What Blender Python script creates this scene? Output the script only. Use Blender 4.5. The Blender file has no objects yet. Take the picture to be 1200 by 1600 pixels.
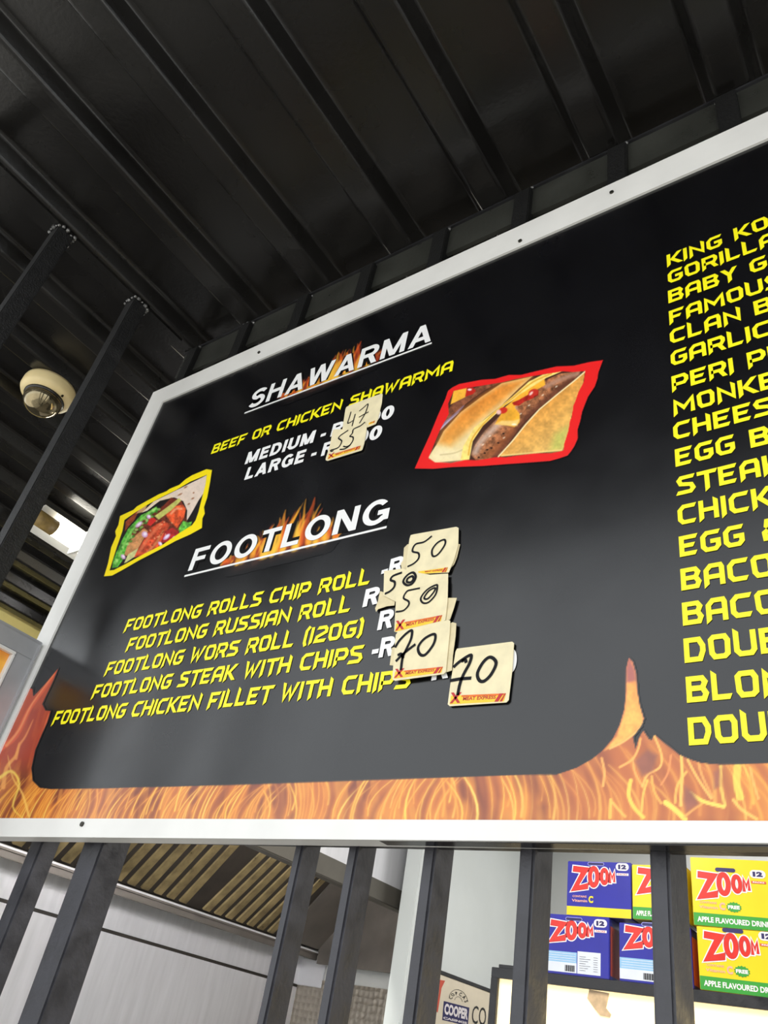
import bpy, bmesh, math, random
import numpy as np
from mathutils import Vector, Matrix

# ------------------------------------------------------------------ camera, light, exposure
S = bpy.context.scene
COL = S.collection
S.view_settings.view_transform = 'Standard'
S.view_settings.look = 'None'
S.view_settings.exposure = 0.0
S.view_settings.gamma = 1.0
S.view_settings.use_curve_mapping = False

FPX = 1213.371
R = np.array([[0.81605038, 0.55355053, 0.16626361],      # world axes seen from the camera (right, down, forward)
              [-0.2148635, 0.55758987, -0.80182742],
              [-0.5365589, 0.61860759, 0.57395923]])
CAM = np.array([0.0, -0.6, 1.5])
cd = bpy.data.cameras.new('camera')
cam = bpy.data.objects.new('camera', cd)
COL.objects.link(cam)
cd.sensor_fit = 'VERTICAL'
cd.sensor_height = 36.0
cd.lens = FPX / 1600 * 36.0
cd.clip_start = 0.02
rot = Matrix((R[0].tolist(), (-R[1]).tolist(), (-R[2]).tolist())).transposed()
cam.matrix_world = Matrix.Translation(CAM.tolist()) @ rot.to_4x4()
S.camera = cam

w = bpy.data.worlds.new('daylight')
S.world = w
w.use_nodes = True
bg = w.node_tree.nodes['Background']
bg.inputs[0].default_value = (0.93, 0.97, 1.0, 1)
bg.inputs[1].default_value = 2.05


def area(name, loc, rot, sx, sy, power, color=(1, 1, 1)):
    l = bpy.data.lights.new(name, 'AREA')
    l.shape = 'RECTANGLE'
    l.size, l.size_y, l.energy, l.color = sx, sy, power, color
    o = bpy.data.objects.new(name, l)
    o.location, o.rotation_euler = loc, rot
    COL.objects.link(o)
    return o


area('kitchen_lamp', (-0.9, 0.75, 2.60), (0, 0, 0), 0.25, 0.9, 26, (1, 0.97, 0.93))
area('shop_lamp', (0.3, 1.0, 2.60), (0, 0, 0), 0.9, 0.25, 20, (1, 0.97, 0.92))
area('hood_fill', (-1.95, 1.75, 2.30), (0, math.radians(-50), 0), 0.10, 1.3, 20, (1, 0.97, 0.92))  # unseen fill light added inside the hood to brighten the steel wall
area('back_fill', (-0.55, 2.35, 2.62), (0, 0, 0), 1.0, 0.25, 17, (1, 0.98, 0.95))  # added fill, no fixture: lifts the partition face and back wall
sl = bpy.data.lights.new('sun', 'SUN')
sl.energy = 6.0
sl.angle = math.radians(1.5)
so = bpy.data.objects.new('sun', sl)
so.rotation_euler = (math.radians(-28), 0, 0)      # high behind the shop: lights the pavement, not the room
COL.objects.link(so)


# ------------------------------------------------------------------ places on the photo's surfaces
def ray(x, y):
    return R.T @ np.array([(x - 600) / FPX, (y - 800) / FPX, 1.0])


def at_y(x, y, Y):
    r = ray(x, y)
    return CAM + r * (Y - CAM[1]) / r[1]


def at_x(x, y, X):
    r = ray(x, y)
    return CAM + r * (X - CAM[0]) / r[0]


def seen(P):                                     # (n,3) points -> photo pixel frame
    c = (P - CAM) @ R.T
    return 600 + FPX * c[:, 0] / c[:, 2], 800 + FPX * c[:, 1] / c[:, 2]


# ------------------------------------------------------------------ materials
def lin(c):
    c = np.asarray(c, float) / 255.0
    return np.where(c <= 0.04045, c / 12.92, ((c + 0.055) / 1.055) ** 2.4)


def mat(name, rgb, rough=0.5, metal=0.0, spec=0.5, noise=0.0, scale=20.0, bump=0.0, bscale=None, rvar=0.0,
        stretch=None, emit=0.0, coat=0.0, alpha=1.0):
    m = bpy.data.materials.new(name)
    m.use_nodes = True
    nt = m.node_tree
    b = nt.nodes['Principled BSDF']
    c = (*lin(rgb), 1.0)
    b.inputs['Base Color'].default_value = c
    b.inputs['Roughness'].default_value = rough
    b.inputs['Metallic'].default_value = metal
    b.inputs['Specular IOR Level'].default_value = spec
    b.inputs['Coat Weight'].default_value = coat
    b.inputs['Alpha'].default_value = alpha
    if emit:
        b.inputs['Emission Color'].default_value = c
        b.inputs['Emission Strength'].default_value = emit
    if noise or bump or rvar:
        tc = nt.nodes.new('ShaderNodeTexCoord')
        mp = nt.nodes.new('ShaderNodeMapping')
        nt.links.new(tc.outputs['Object'], mp.inputs[0])
        if stretch:
            mp.inputs['Scale'].default_value = stretch
        n = nt.nodes.new('ShaderNodeTexNoise')
        n.inputs['Scale'].default_value = scale
        n.inputs['Detail'].default_value = 6
        nt.links.new(mp.outputs[0], n.inputs['Vector'])
        if noise:
            rp = nt.nodes.new('ShaderNodeMapRange')
            rp.inputs[1].default_value = 0.3
            rp.inputs[2].default_value = 0.7
            rp.inputs[3].default_value = 1 - noise
            rp.inputs[4].default_value = 1 + noise * 0.6
            nt.links.new(n.outputs['Fac'], rp.inputs[0])
            mx = nt.nodes.new('ShaderNodeMix')
            mx.data_type = 'RGBA'
            mx.blend_type = 'MULTIPLY'
            mx.inputs['Factor'].default_value = 1
            mx.inputs[6].default_value = c
            nt.links.new(rp.outputs[0], mx.inputs[7])
            nt.links.new(mx.outputs[2], b.inputs['Base Color'])
        if rvar:
            rr = nt.nodes.new('ShaderNodeMapRange')
            rr.inputs[1].default_value = 0.3
            rr.inputs[2].default_value = 0.7
            rr.inputs[3].default_value = max(0.02, rough - rvar)
            rr.inputs[4].default_value = rough + rvar
            nt.links.new(n.outputs['Fac'], rr.inputs[0])
            nt.links.new(rr.outputs[0], b.inputs['Roughness'])
        if bump:
            n2 = n
            if bscale:
                n2 = nt.nodes.new('ShaderNodeTexNoise')
                n2.inputs['Scale'].default_value = bscale
                n2.inputs['Detail'].default_value = 4
                nt.links.new(mp.outputs[0], n2.inputs['Vector'])
            bp = nt.nodes.new('ShaderNodeBump')
            bp.inputs['Strength'].default_value = bump
            bp.inputs['Distance'].default_value = 0.004
            nt.links.new(n2.outputs['Fac'], bp.inputs['Height'])
            nt.links.new(bp.outputs[0], b.inputs['Normal'])
    return m


def attr_mat(name, rough, spec=0.5):
    m = bpy.data.materials.new(name)
    m.use_nodes = True
    nt = m.node_tree
    b = nt.nodes['Principled BSDF']
    a = nt.nodes.new('ShaderNodeVertexColor')
    a.layer_name = 'print'
    nt.links.new(a.outputs['Color'], b.inputs['Base Color'])
    b.inputs['Roughness'].default_value = rough
    b.inputs['Specular IOR Level'].default_value = spec
    return m


M = {}
M['ceiling'] = mat('black_ceiling_paint', (24, 23, 22), 0.27, spec=0.5, noise=0.25, scale=6, bump=0.06, bscale=140, rvar=0.06)
M['black_steel'] = mat('black_painted_steel', (33, 33, 36), 0.42, noise=0.35, scale=35, bump=0.10, bscale=160, rvar=0.12)
M['bar_steel'] = mat('worn_black_bar_paint', (56, 56, 62), 0.45, noise=0.4, scale=45, bump=0.10, bscale=220, rvar=0.15)
M['plate'] = mat('glossy_black_plate', (50, 51, 47), 0.35, noise=0.25, scale=14, bump=0.1, bscale=120, rvar=0.1)
M['stub'] = mat('dull_black_stub', (15, 15, 15), 0.5, noise=0.4, scale=60, bump=0.3, bscale=300)
M['rough_steel'] = mat('rough_black_tube_paint', (26, 26, 27), 0.5, noise=0.5, scale=60, bump=0.5, bscale=330)
M['weld'] = mat('weld_metal', (120, 120, 120), 0.2, metal=0.8, noise=0.5, scale=150, bump=0.6, bscale=260)
M['white_frame'] = mat('white_painted_frame', (226, 225, 222), 0.4, noise=0.06, scale=14, stretch=(1, 1, 1))
M['grey_frame'] = mat('silver_anodised_frame', (176, 177, 180), 0.35, metal=0.35, noise=0.08, scale=30)
PR = 0.24
M['panel'] = mat('glossy_black_print', (2, 2, 6), PR, spec=0.7, noise=0.3, scale=9, rvar=0.05)
M['print'] = attr_mat('glossy_printed_colours', PR, 0.7)
M['card_print'] = attr_mat('printed_card_colours', 0.45)
M['yellow'] = mat('yellow_vinyl_lettering', (246, 236, 20), 0.4, noise=0.05, scale=40)
M['white'] = mat('white_vinyl_lettering', (236, 236, 236), 0.4, noise=0.03, scale=40)
M['outline'] = mat('black_vinyl_outline', (5, 5, 7), PR, noise=0.1, scale=20)
M['sticker'] = mat('yellowed_sticker_paper', (228, 216, 178), 0.55, noise=0.10, scale=60, rvar=0.1)
M['sticker_old'] = mat('old_sticker_paper', (219, 205, 165), 0.6, noise=0.16, scale=70)
M['ink'] = mat('marker_ink', (8, 8, 16), 0.6, spec=0.25, noise=0.3, scale=90)
M['logo_yellow'] = mat('logo_yellow_ink', (244, 200, 50), 0.5, noise=0.08, scale=90)
M['logo_orange'] = mat('logo_orange_ink', (224, 110, 30), 0.5, noise=0.2, scale=90)
M['logo_red'] = mat('logo_red_ink', (186, 36, 40), 0.5, noise=0.1, scale=90)
M['screw'] = mat('dull_screw_metal', (70, 68, 62), 0.4, metal=0.8, noise=0.3, scale=200)
M['steel'] = mat('brushed_stainless', (226, 226, 230), 0.38, metal=0.25, noise=0.08, scale=5, stretch=(1, 7, .7), rvar=0.08)
M['steel_dark'] = mat('dull_stainless', (128, 122, 116), 0.5, metal=0.6, noise=0.2, scale=9, rvar=0.1)
M['lip'] = mat('dark_stainless_lip', (98, 94, 86), 0.5, metal=0.3, noise=0.15, scale=9)
M['brass'] = mat('greasy_filter_metal', (158, 140, 100), 0.42, metal=0.4, noise=0.45, scale=18, rvar=0.15)
M['hood_dark'] = mat('dark_hood_inside', (52, 46, 40), 0.6, noise=0.3, scale=12)
M['partition'] = mat('white_glossy_sheet', (214, 219, 217), 0.22, noise=0.04, scale=5, rvar=0.05)
M['wall_grey'] = mat('grey_white_wall', (196, 198, 196), 0.5, noise=0.05, scale=4)
M['wall_cream'] = mat('cream_wall', (246, 228, 148), 0.55, noise=0.08, scale=9)
M['dark_wall'] = mat('charcoal_wall', (58, 58, 60), 0.6, noise=0.15, scale=7)
M['floor'] = mat('concrete_floor', (120, 116, 110), 0.6, noise=0.25, scale=5, bump=0.1)
M['ground'] = mat('paved_ground', (186, 182, 174), 0.8, noise=0.3, scale=2)
M['dome_body'] = mat('aged_cream_plastic', (238, 218, 165), 0.4, noise=0.06, scale=30)
M['dome_dark'] = mat('dark_dome_rim', (28, 24, 20), 0.25, noise=0.2, scale=40)
M['dome_glass'] = mat('smoked_dome', (150, 138, 110), 0.05, metal=0.85, noise=0.5, scale=22)
M['tube'] = mat('lit_tube', (255, 250, 235), 0.4, emit=15.0, noise=0.01)
M['lit'] = mat('lit_cream_panel', (255, 232, 180), 0.4, emit=0.95, noise=0.02, scale=4)
M['lamp_white'] = mat('white_lamp_housing', (226, 226, 222), 0.35, noise=0.04, scale=20)
M['lamp_cap'] = mat('browned_end_cap', (158, 132, 78), 0.5, noise=0.35, scale=60)
M['tape'] = mat('dirty_tape', (206, 176, 136), 0.4, noise=0.2, scale=60)
M['sign_cream'] = mat('cream_sign_board', (228, 216, 192), 0.5, noise=0.06, scale=12)
M['navy'] = mat('navy_ink', (34, 30, 88), 0.5, noise=0.06, scale=40)
M['red_ink'] = mat('red_ink', (206, 84, 62), 0.5, noise=0.1, scale=40)
M['black_ink'] = mat('black_ink', (22, 21, 22), 0.5, noise=0.1, scale=40)
M['box_blue'] = mat('blue_carton', (34, 34, 146), 0.35, noise=0.10, scale=16)
M['box_yellow'] = mat('yellow_carton', (222, 200, 28), 0.35, noise=0.05, scale=16)
M['box_green'] = mat('green_carton_band', (58, 150, 58), 0.35, noise=0.06, scale=16)
M['box_red'] = mat('red_carton_ink', (208, 46, 36), 0.35, noise=0.1, scale=60)
M['box_white'] = mat('white_carton_ink', (238, 230, 232), 0.35, noise=0.04, scale=60)
M['box_pale'] = mat('pale_blue_carton', (138, 182, 216), 0.35, noise=0.06, scale=30)
M['box_grey'] = mat('pale_grey_carton', (206, 212, 222), 0.35, noise=0.05, scale=30)
M['box_pink'] = mat('pink_carton_ink', (232, 170, 150), 0.35, noise=0.08, scale=60)
M['box_glow'] = mat('lilac_carton_glow', (150, 150, 220), 0.35, noise=0.1, scale=30)
# dimpled aluminium sheet
m = mat('dimpled_sheet', (168, 160, 148), 0.4, metal=0.6, noise=0.1, scale=20)
nt = m.node_tree
tc = nt.nodes.new('ShaderNodeTexCoord')
vo = nt.nodes.new('ShaderNodeTexVoronoi')
vo.inputs['Scale'].default_value = 34
vo.inputs['Randomness'].default_value = 0.25
bp_ = nt.nodes.new('ShaderNodeBump')
bp_.inputs['Strength'].default_value = 0.7
bp_.inputs['Distance'].default_value = 0.01
nt.links.new(tc.outputs['Object'], vo.inputs['Vector'])
nt.links.new(vo.outputs['Distance'], bp_.inputs['Height'])
nt.links.new(bp_.outputs[0], nt.nodes['Principled BSDF'].inputs['Normal'])
M['dimple'] = m


# ------------------------------------------------------------------ object helpers
class MB:
    """collects shapes; build() links them as ONE mesh object"""

    def __init__(self):
        self.v, self.f = [], []

    def add(self, vs, fs):
        n = len(self.v)
        self.v += [tuple(map(float, p)) for p in vs]
        self.f += [tuple(i + n for i in f) for f in fs]
        return self

    def box(self, lo, hi, bev=0.0):
        bm = bmesh.new()
        bmesh.ops.create_cube(bm, size=1)
        lo, hi = np.array(lo, float), np.array(hi, float)
        for v in bm.verts:
            v.co = Vector(((lo + hi) / 2 + (hi - lo) * np.array(v.co)).tolist())
        if bev:
            bmesh.ops.bevel(bm, geom=list(bm.edges), offset=bev, segments=2, affect='EDGES')
        return self.bm(bm)

    def bm(self, bm):
        bm.verts.index_update()
        self.add([v.co[:] for v in bm.verts], [[v.index for v in f.verts] for f in bm.faces])
        bm.free()
        return self

    def prism(self, poly, axis, a, b):
        """polygon (2-D, in the two other axes in x,y,z order) pulled along an axis from a to b"""
        n = len(poly)

        def P(p, t):
            q = [p[0], p[1]]
            q.insert('xyz'.index(axis), t)
            return q
        self.add([P(p, a) for p in poly] + [P(p, b) for p in poly],
                 [list(range(n))[::-1], list(range(n, 2 * n))] + [(i, (i + 1) % n, n + (i + 1) % n, n + i) for i in range(n)])
        return self

    def tube(self, p, q, r, seg=14):
        p, q = Vector(p), Vector(q)
        d = (q - p).normalized()
        u = d.orthogonal().normalized()
        w_ = d.cross(u)
        vs = []
        for c in (p, q):
            for i in range(seg):
                a = 2 * math.pi * i / seg
                vs.append(c + (u * math.cos(a) + w_ * math.sin(a)) * r)
        fs = [list(range(seg))[::-1], list(range(seg, 2 * seg))]
        fs += [(i, (i + 1) % seg, seg + (i + 1) % seg, seg + i) for i in range(seg)]
        return self.add(vs, fs)

    def lathe(self, prof, c, seg=40):
        """profile [(r,z)] about the vertical axis through c"""
        vs = []
        for r, z in prof:
            for i in range(seg):
                a = 2 * math.pi * i / seg
                vs.append((c[0] + r * math.cos(a), c[1] + r * math.sin(a), c[2] + z))
        fs = []
        for k in range(len(prof) - 1):
            for i in range(seg):
                j = (i + 1) % seg
                fs.append((k * seg + i, k * seg + j, (k + 1) * seg + j, (k + 1) * seg + i))
        fs.append(list(range(seg)))
        fs.append(list(range((len(prof) - 1) * seg, len(prof) * seg))[::-1])
        return self.add(vs, fs)

    def build(self, name, material, parent=None, smooth=False, local=False):
        me = bpy.data.meshes.new(name)
        vs = self.v
        if parent is not None and not local:
            o = Vector((0, 0, 0))
            p = parent
            while p is not None:
                o += p.location
                p = p.parent
            vs = [(a - o.x, b - o.y, c - o.z) for a, b, c in vs]
        me.from_pydata(vs, [], self.f)
        bm = bmesh.new()
        bm.from_mesh(me)
        bmesh.ops.recalc_face_normals(bm, faces=bm.faces)
        bm.to_mesh(me)
        bm.free()
        me.materials.append(material)
        if smooth:
            for p in me.polygons:
                p.use_smooth = True
        o = bpy.data.objects.new(name, me)
        COL.objects.link(o)
        o.parent = parent
        return o


def thing(name, label, cat, loc=(0, 0, 0), rz=0.0, group=None):
    o = bpy.data.objects.new(name, None)
    o.empty_display_size = 0.05
    COL.objects.link(o)
    o.location = loc
    o.rotation_euler = (0, 0, rz)
    return tag(o, label, cat, group)


def tag(o, label, cat, group=None):
    o['label'], o['category'] = label, cat
    if group:
        o['group'] = group
    return o


def struct(name, mb, material, label, cat, **k):
    o = mb.build(name, material, **k)
    tag(o, label, cat)
    o['kind'] = 'structure'
    return o


# ------------------------------------------------------------------ flat lettering
_tc = {}


def text2d(s, bold=0.0):
    """built-in lettering as flat faces: verts scaled so a capital is 1 high, baseline 0, left edge 0"""
    key = (s, bold)
    if key in _tc:
        return _tc[key]

    def raw(t):
        c = bpy.data.curves.new('lettering', 'FONT')
        c.body = t
        c.offset = bold
        c.resolution_u = 3
        o = bpy.data.objects.new('lettering', c)
        COL.objects.link(o)
        dg = bpy.context.evaluated_depsgraph_get()
        me = bpy.data.meshes.new_from_object(o.evaluated_get(dg))
        v = np.array([p.co[:2] for p in me.vertices])
        f = [tuple(p.vertices) for p in me.polygons]
        bpy.data.objects.remove(o)
        bpy.data.curves.remove(c)
        bpy.data.meshes.remove(me)
        return v, f
    hv, _ = raw('H')
    b0, h = hv[:, 1].min(), hv[:, 1].max() - hv[:, 1].min()
    v, f = raw(s)
    v = (v - [v[:, 0].min(), b0]) / h
    _tc[key] = (v, f)
    return v, f


def stroke(pts, t, closed=False, c0=None, c1=None):
    """a mitred pen stroke; c0, c1 are the directions the ends are cut along"""
    P = [np.array(p, float) for p in pts]
    n = len(P)
    h = t / 2

    def nrm(a, b):
        d = (b - a) / (np.linalg.norm(b - a) + 1e-12)
        return d, np.array([-d[1], d[0]])
    Ls, Rs = [], []
    for i in range(n):
        if not closed and i in (0, n - 1):
            a, b = (P[0], P[1]) if i == 0 else (P[-2], P[-1])
            d, nn = nrm(a, b)
            c = c0 if i == 0 else c1
            if c is None:
                o = nn * h
            else:
                c = np.array(c, float)
                k = h / (c @ nn)
                o = c * k
            Ls.append(P[i] + o)
            Rs.append(P[i] - o)
        else:
            d1, n1 = nrm(P[i - 1], P[i])
            d2, n2 = nrm(P[i], P[(i + 1) % n])
            mm = n1 + n2
            mm /= np.linalg.norm(mm) + 1e-9
            k = min(h / max(mm @ n1, 0.2), h * 1.9)
            Ls.append(P[i] + mm * k)
            Rs.append(P[i] - mm * k)
    vs = Ls + Rs
    m_ = n if closed else n - 1
    fs = [(i, (i + 1) % n, n + (i + 1) % n, n + i) for i in range(m_)]
    return vs, fs


TL = (1.0, 0.85)      # tail cut: lower on the left
SP = (1.0, -0.85)     # spike cut: higher on the left
SL = (0.45, 1.0)      # slanted end of a level bar
l, r_, b_, T_ = 0.105, 0.715, 0.105, 0.895


def G(w_, *st):
    return w_, st


OCT = ([(l + .02, b_ + .16), (l, T_ - .1), (l + .1, T_), (r_ - .1, T_), (r_, T_ - .18), (r_ - .02, b_ + .1), (r_ - .13, b_), (l + .12, b_)], True, None, None)
GL = {
    'A': G(.82, ([(l, .0), (l, .70), (l + .17, T_), (r_ - .05, T_), (r_, T_ - .12), (r_, 0)], False, TL, None), ([(l, .40), (r_, .40)], False, None, None)),
    'B': G(.82, ([(l, b_), (l, T_), (.60, T_), (.70, .74), (.60, .52)], False, None, None), ([(l, .52), (.60, .52), (.72, .30), (.64, b_), (0, b_)], False, None, None)),
    'C': G(.80, ([(r_ + .06, T_), (l + .16, T_), (l, .72), (l, .26), (l + .12, b_), (r_ + .02, b_)], False, SL, SL)),
    'D': G(.82, ([(l, b_), (l, T_), (.58, T_), (r_, .62), (r_, .42), (.60, b_)], True, None, None)),
    'E': G(.78, ([(r_ + .03, T_), (l, T_), (l, b_), (r_ - .02, b_)], False, SL, SL), ([(l, .5), (.62, .5)], False, None, SL)),
    'F': G(.78, ([(r_ + .04, T_), (l, T_), (l, 0)], False, SL, TL), ([(l, .47), (.60, .47)], False, None, SL)),
    'G': G(.82, ([(r_ + .06, T_), (l + .16, T_), (l, .72), (l, .26), (l + .12, b_), (r_ - .12, b_), (r_, .24), (r_, .48), (.40, .48)], False, SL, None)),
    'H': G(.82, ([(l, 0), (l, 1)], False, TL, None), ([(r_, 0), (r_, 1)], False, None, SP), ([(l, .5), (r_, .5)], False, None, None)),
    'I': G(.22, ([(l, -.02), (l, 1)], False, TL, None)),
    'K': G(.82, ([(l, 0), (l, 1)], False, TL, None), ([(r_ + .02, 1), (.30, .50), (r_ + .04, 0)], False, (1, 0), (1, 0))),
    'L': G(.74, ([(l, 1.06), (l, b_), (r_ - .04, b_)], False, SP, SL)),
    'M': G(1.02, ([(l, 0), (l, .86), (.51, .36), (.915, .86), (.915, 0)], False, TL, None)),
    'N': G(.84, ([(l, -.02), (l, .84), (r_ + .02, .16), (r_ + .02, 1)], False, TL, SP)),
    'O': G(.82, OCT),
    'P': G(.80, ([(l, 0), (l, T_), (.60, T_), (r_, .74), (r_, .56), (.60, .40), (l, .40)], False, TL, None)),
    'R': G(.82, ([(l, 0), (l, T_), (.62, T_), (r_, .76), (r_, .60), (.62, .44), (l, .44)], False, TL, None), ([(.50, .44), (r_ + .01, 0)], False, None, (1, 0))),
    'S': G(.80, ([(r_ + .06, T_), (l + .10, T_), (l, .76), (l + .08, .56), (r_ - .08, .46), (r_, .26), (r_ - .12, b_), (0, b_)], False, SL, SL)),
    'T': G(.80, ([(0, T_), (.84, T_)], False, None, SL), ([(.42, T_), (.42, -.04)], False, None, TL)),
    'U': G(.82, ([(l, 1.06), (l, .25), (l + .12, b_), (r_ - .10, b_), (r_, .24), (r_, 1)], False, SP, None)),
    'W': G(1.08, ([(l, 1.04), (.24, .10), (.53, .72), (.66, .10), (1.0, 1)], False, (1, -.3), (1, 0))),
    'Y': G(.80, ([(l, 1), (.42, .50), (.72, 1)], False, (1, 0), (1, 0)), ([(.42, .55), (.42, -.02)], False, None, TL)),
    '0': G(.82, OCT),
    '1': G(.22, ([(l, 0), (l, 1)], False, TL, None)),
    '2': G(.80, ([(l, T_), (.60, T_), (r_, .76), (r_, .60), (l + .06, .36), (l, b_), (r_ + .04, b_)], False, SL, SL)),
    '(': G(.32, ([(.30, 1.08), (.12, .84), (.12, .14), (.22, -.08)], False, None, None)),
    ')': G(.32, ([(.06, 1.08), (.20, .84), (.20, .14), (.06, -.08)], False, None, None)),
    ',': G(.30, ([(.16, .16), (.10, -.14)], False, None, None)),
    '&': G(.92, ([(.86, 0), (.24, .68), (.28, T_), (.58, T_), (.58, .70), (.14, .38), (.16, b_), (.50, b_), (.80, .48)], False, (1, 0), None)),
}


def menu2d(s, t=0.205):
    vs, fs, x, ns = [], [], 0.0, 0
    for ch in s:
        if ch == ' ':
            x += .52
            continue
        w_, st = GL[ch]
        for pts, cl, c0, c1 in st:
            v, f = stroke(pts, t, cl, c0, c1)
            n = len(vs)
            ns += 1
            vs += [(p[0] + x, p[1], 2.5e-5 * (ns % 5)) for p in v]
            fs += [tuple(i + n for i in q) for q in f]
        x += w_ + .10
    return np.array(vs), fs


def arc(cx_, cy_, rx, ry, a0, a1, n=12):
    return [(cx_ + rx * math.cos(math.radians(q)), cy_ + ry * math.sin(math.radians(q))) for q in np.linspace(a0, a1, n)]


def grotesque2d(s, t):
    """plain sans capitals drawn with a pen of width t"""
    h = t / 2
    H0 = (1.0, 0.0)

    def ov(w_):
        return (arc(w_ / 2, .5, w_ / 2 - h, .5 - h + .01, 0, 360, 33)[:-1], True, None, None)

    def slant(a, b, c, d):
        return ([(a, b), (c, d)], False, H0, H0)
    gl = {
        'S': (.70, [(arc(.36, 1 - h - .21, .27, .21, 25, 255, 14) + arc(.33, h + .22, .29, .24, 75, -155, 14), False, None, None)]),
        'H': (.74, [([(h, 0), (h, 1)], False, None, None), ([(.74 - h, 0), (.74 - h, 1)], False, None, None), ([(h, .52), (.74 - h, .52)], False, None, None)]),
        'A': (.80, [slant(h * .9, 0, .40, 1), slant(.80 - h * .9, 0, .40, 1), ([(.20, .30), (.60, .30)], False, None, None)]),
        'W': (1.08, [slant(h * .9, 1, .29, 0), slant(.29, 0, .54, 1), slant(.54, 1, .79, 0), slant(.79, 0, 1.08 - h * .9, 1)]),
        'R': (.74, [([(h, 0), (h, 1)], False, None, None), ([(h, 1 - h), (.44, 1 - h)] + arc(.44, .70, .74 - h - .44, .30 - h, 85, -85, 11) + [(.44, .40 + h), (h, .40 + h)], False, None, None), slant(.44, .46, .74 - h, 0)]),
        'M': (.92, [([(h, 0), (h, 1)], False, None, None), ([(.92 - h, 0), (.92 - h, 1)], False, None, None), slant(h * 1.1, 1, .46, .02), slant(.46, .02, .92 - h * 1.1, 1)]),
        'F': (.64, [([(h, 0), (h, 1 - h), (.64, 1 - h)], False, None, None), ([(h, .50), (.56, .50)], False, None, None)]),
        'E': (.64, [([(.62, h), (h, h), (h, 1 - h), (.62, 1 - h)], False, None, None), ([(h, .52), (.57, .52)], False, None, None)]),
        'T': (.68, [([(0, 1 - h), (.68, 1 - h)], False, None, None), ([(.34, 1), (.34, 0)], False, None, None)]),
        'L': (.62, [([(h, 1), (h, h), (.60, h)], False, None, None)]),
        'I': (t, [([(h, 0), (h, 1)], False, None, None)]),
        'N': (.74, [([(h, 0), (h, 1)], False, None, None), ([(.74 - h, 0), (.74 - h, 1)], False, None, None), slant(h * 1.1, 1, .74 - h * 1.1, 0)]),
        'O': (.82, [ov(.82)]), '0': (.62, [ov(.62)]),
        'G': (.80, [(arc(.40, .5, .40 - h, .5 - h + .01, 42, 318, 26) + [(.80 - h, .22), (.80 - h, .48)], False, None, None), ([(.80, .46), (.46, .46)], False, None, None)]),
        'D': (.76, [([(h, h), (h, 1 - h), (.34, 1 - h)] + arc(.34, .5, .42 - h, .5 - h, 85, -85, 13) + [(.34, h)], True, None, None)]),
        'U': (.74, [([(h, 1), (h, .34)] + arc(.37, .34, .37 - h, .34 - h + .005, 180, 360, 13) + [(.74 - h, 1)], False, None, None)]),
        '-': (.34, [([(0, .36), (.34, .36)], False, None, None)]),
    }
    vs, fs, x, ns = [], [], 0.0, 0
    for ch in s:
        if ch == ' ':
            x += .30
            continue
        w_, st = gl[ch]
        for pts, cl, c0, c1 in st:
            v, f = stroke(pts, t, cl, c0, c1)
            n = len(vs)
            ns += 1
            vs += [(p[0] + x, p[1], 2.5e-5 * (ns % 5)) for p in v]
            fs += [tuple(i + n for i in q) for q in f]
        x += w_ + (.14 if ch not in '-0' else .06)
    return np.array(vs), fs


def on_front(mb, v2, f, x0, z0, sx, sz, y, shear=0.0):
    """flat lettering on a surface facing the customer (-Y)"""
    mb.add([(x0 + p[0] * sx + shear * p[1] * sz, y, z0 + p[1] * sz) for p in v2], f)


def quad_map(v2, q, wide, high, f3):
    """lettering stretched into a four-cornered patch q = bottom left, bottom right, top right, top left (3-D points)"""
    q = [np.array(p, float) for p in q]
    out = []
    for p in v2:
        s, t = p[0] / wide, p[1] / high
        out.append(tuple(q[0] * (1 - s) * (1 - t) + q[1] * s * (1 - t) + q[2] * s * t + q[3] * (1 - s) * t + np.array(f3)))
    return out


# ------------------------------------------------------------------ painted prints (colour per point of a fine grid)
def sd_poly(X, Y, poly):
    """signed distance to a polygon, negative inside"""
    P = np.array(poly, float)
    n = len(P)
    d = np.full(X.shape, 1e18)
    ins = np.zeros(X.shape, bool)
    for i in range(n):
        a, b = P[i], P[(i + 1) % n]
        ex, ey = b - a
        wx, wy = X - a[0], Y - a[1]
        t = np.clip((wx * ex + wy * ey) / (ex * ex + ey * ey + 1e-12), 0, 1)
        d = np.minimum(d, (wx - ex * t) ** 2 + (wy - ey * t) ** 2)
        c = ((a[1] > Y) != (b[1] > Y))
        with np.errstate(divide='ignore', invalid='ignore'):
            xi = (b[0] - a[0]) * (Y - a[1]) / (b[1] - a[1] + 1e-12) + a[0]
        ins ^= c & (X < xi)
    d = np.sqrt(d)
    return np.where(ins, -d, d)


def sd_line(X, Y, pts):
    d = np.full(X.shape, 1e18)
    tt = np.zeros(X.shape)
    n = len(pts) - 1
    for i in range(n):
        a, b = np.array(pts[i], float), np.array(pts[i + 1], float)
        e = b - a
        t = np.clip(((X - a[0]) * e[0] + (Y - a[1]) * e[1]) / (e @ e + 1e-12), 0, 1)
        q = (X - a[0] - e[0] * t) ** 2 + (Y - a[1] - e[1] * t) ** 2
        k = q < d
        d = np.where(k, q, d)
        tt = np.where(k, (i + t) / n, tt)
    return np.sqrt(d), tt


def smooth(a, b, x):
    t = np.clip((x - a) / (b - a), 0, 1)
    return t * t * (3 - 2 * t)


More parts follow.
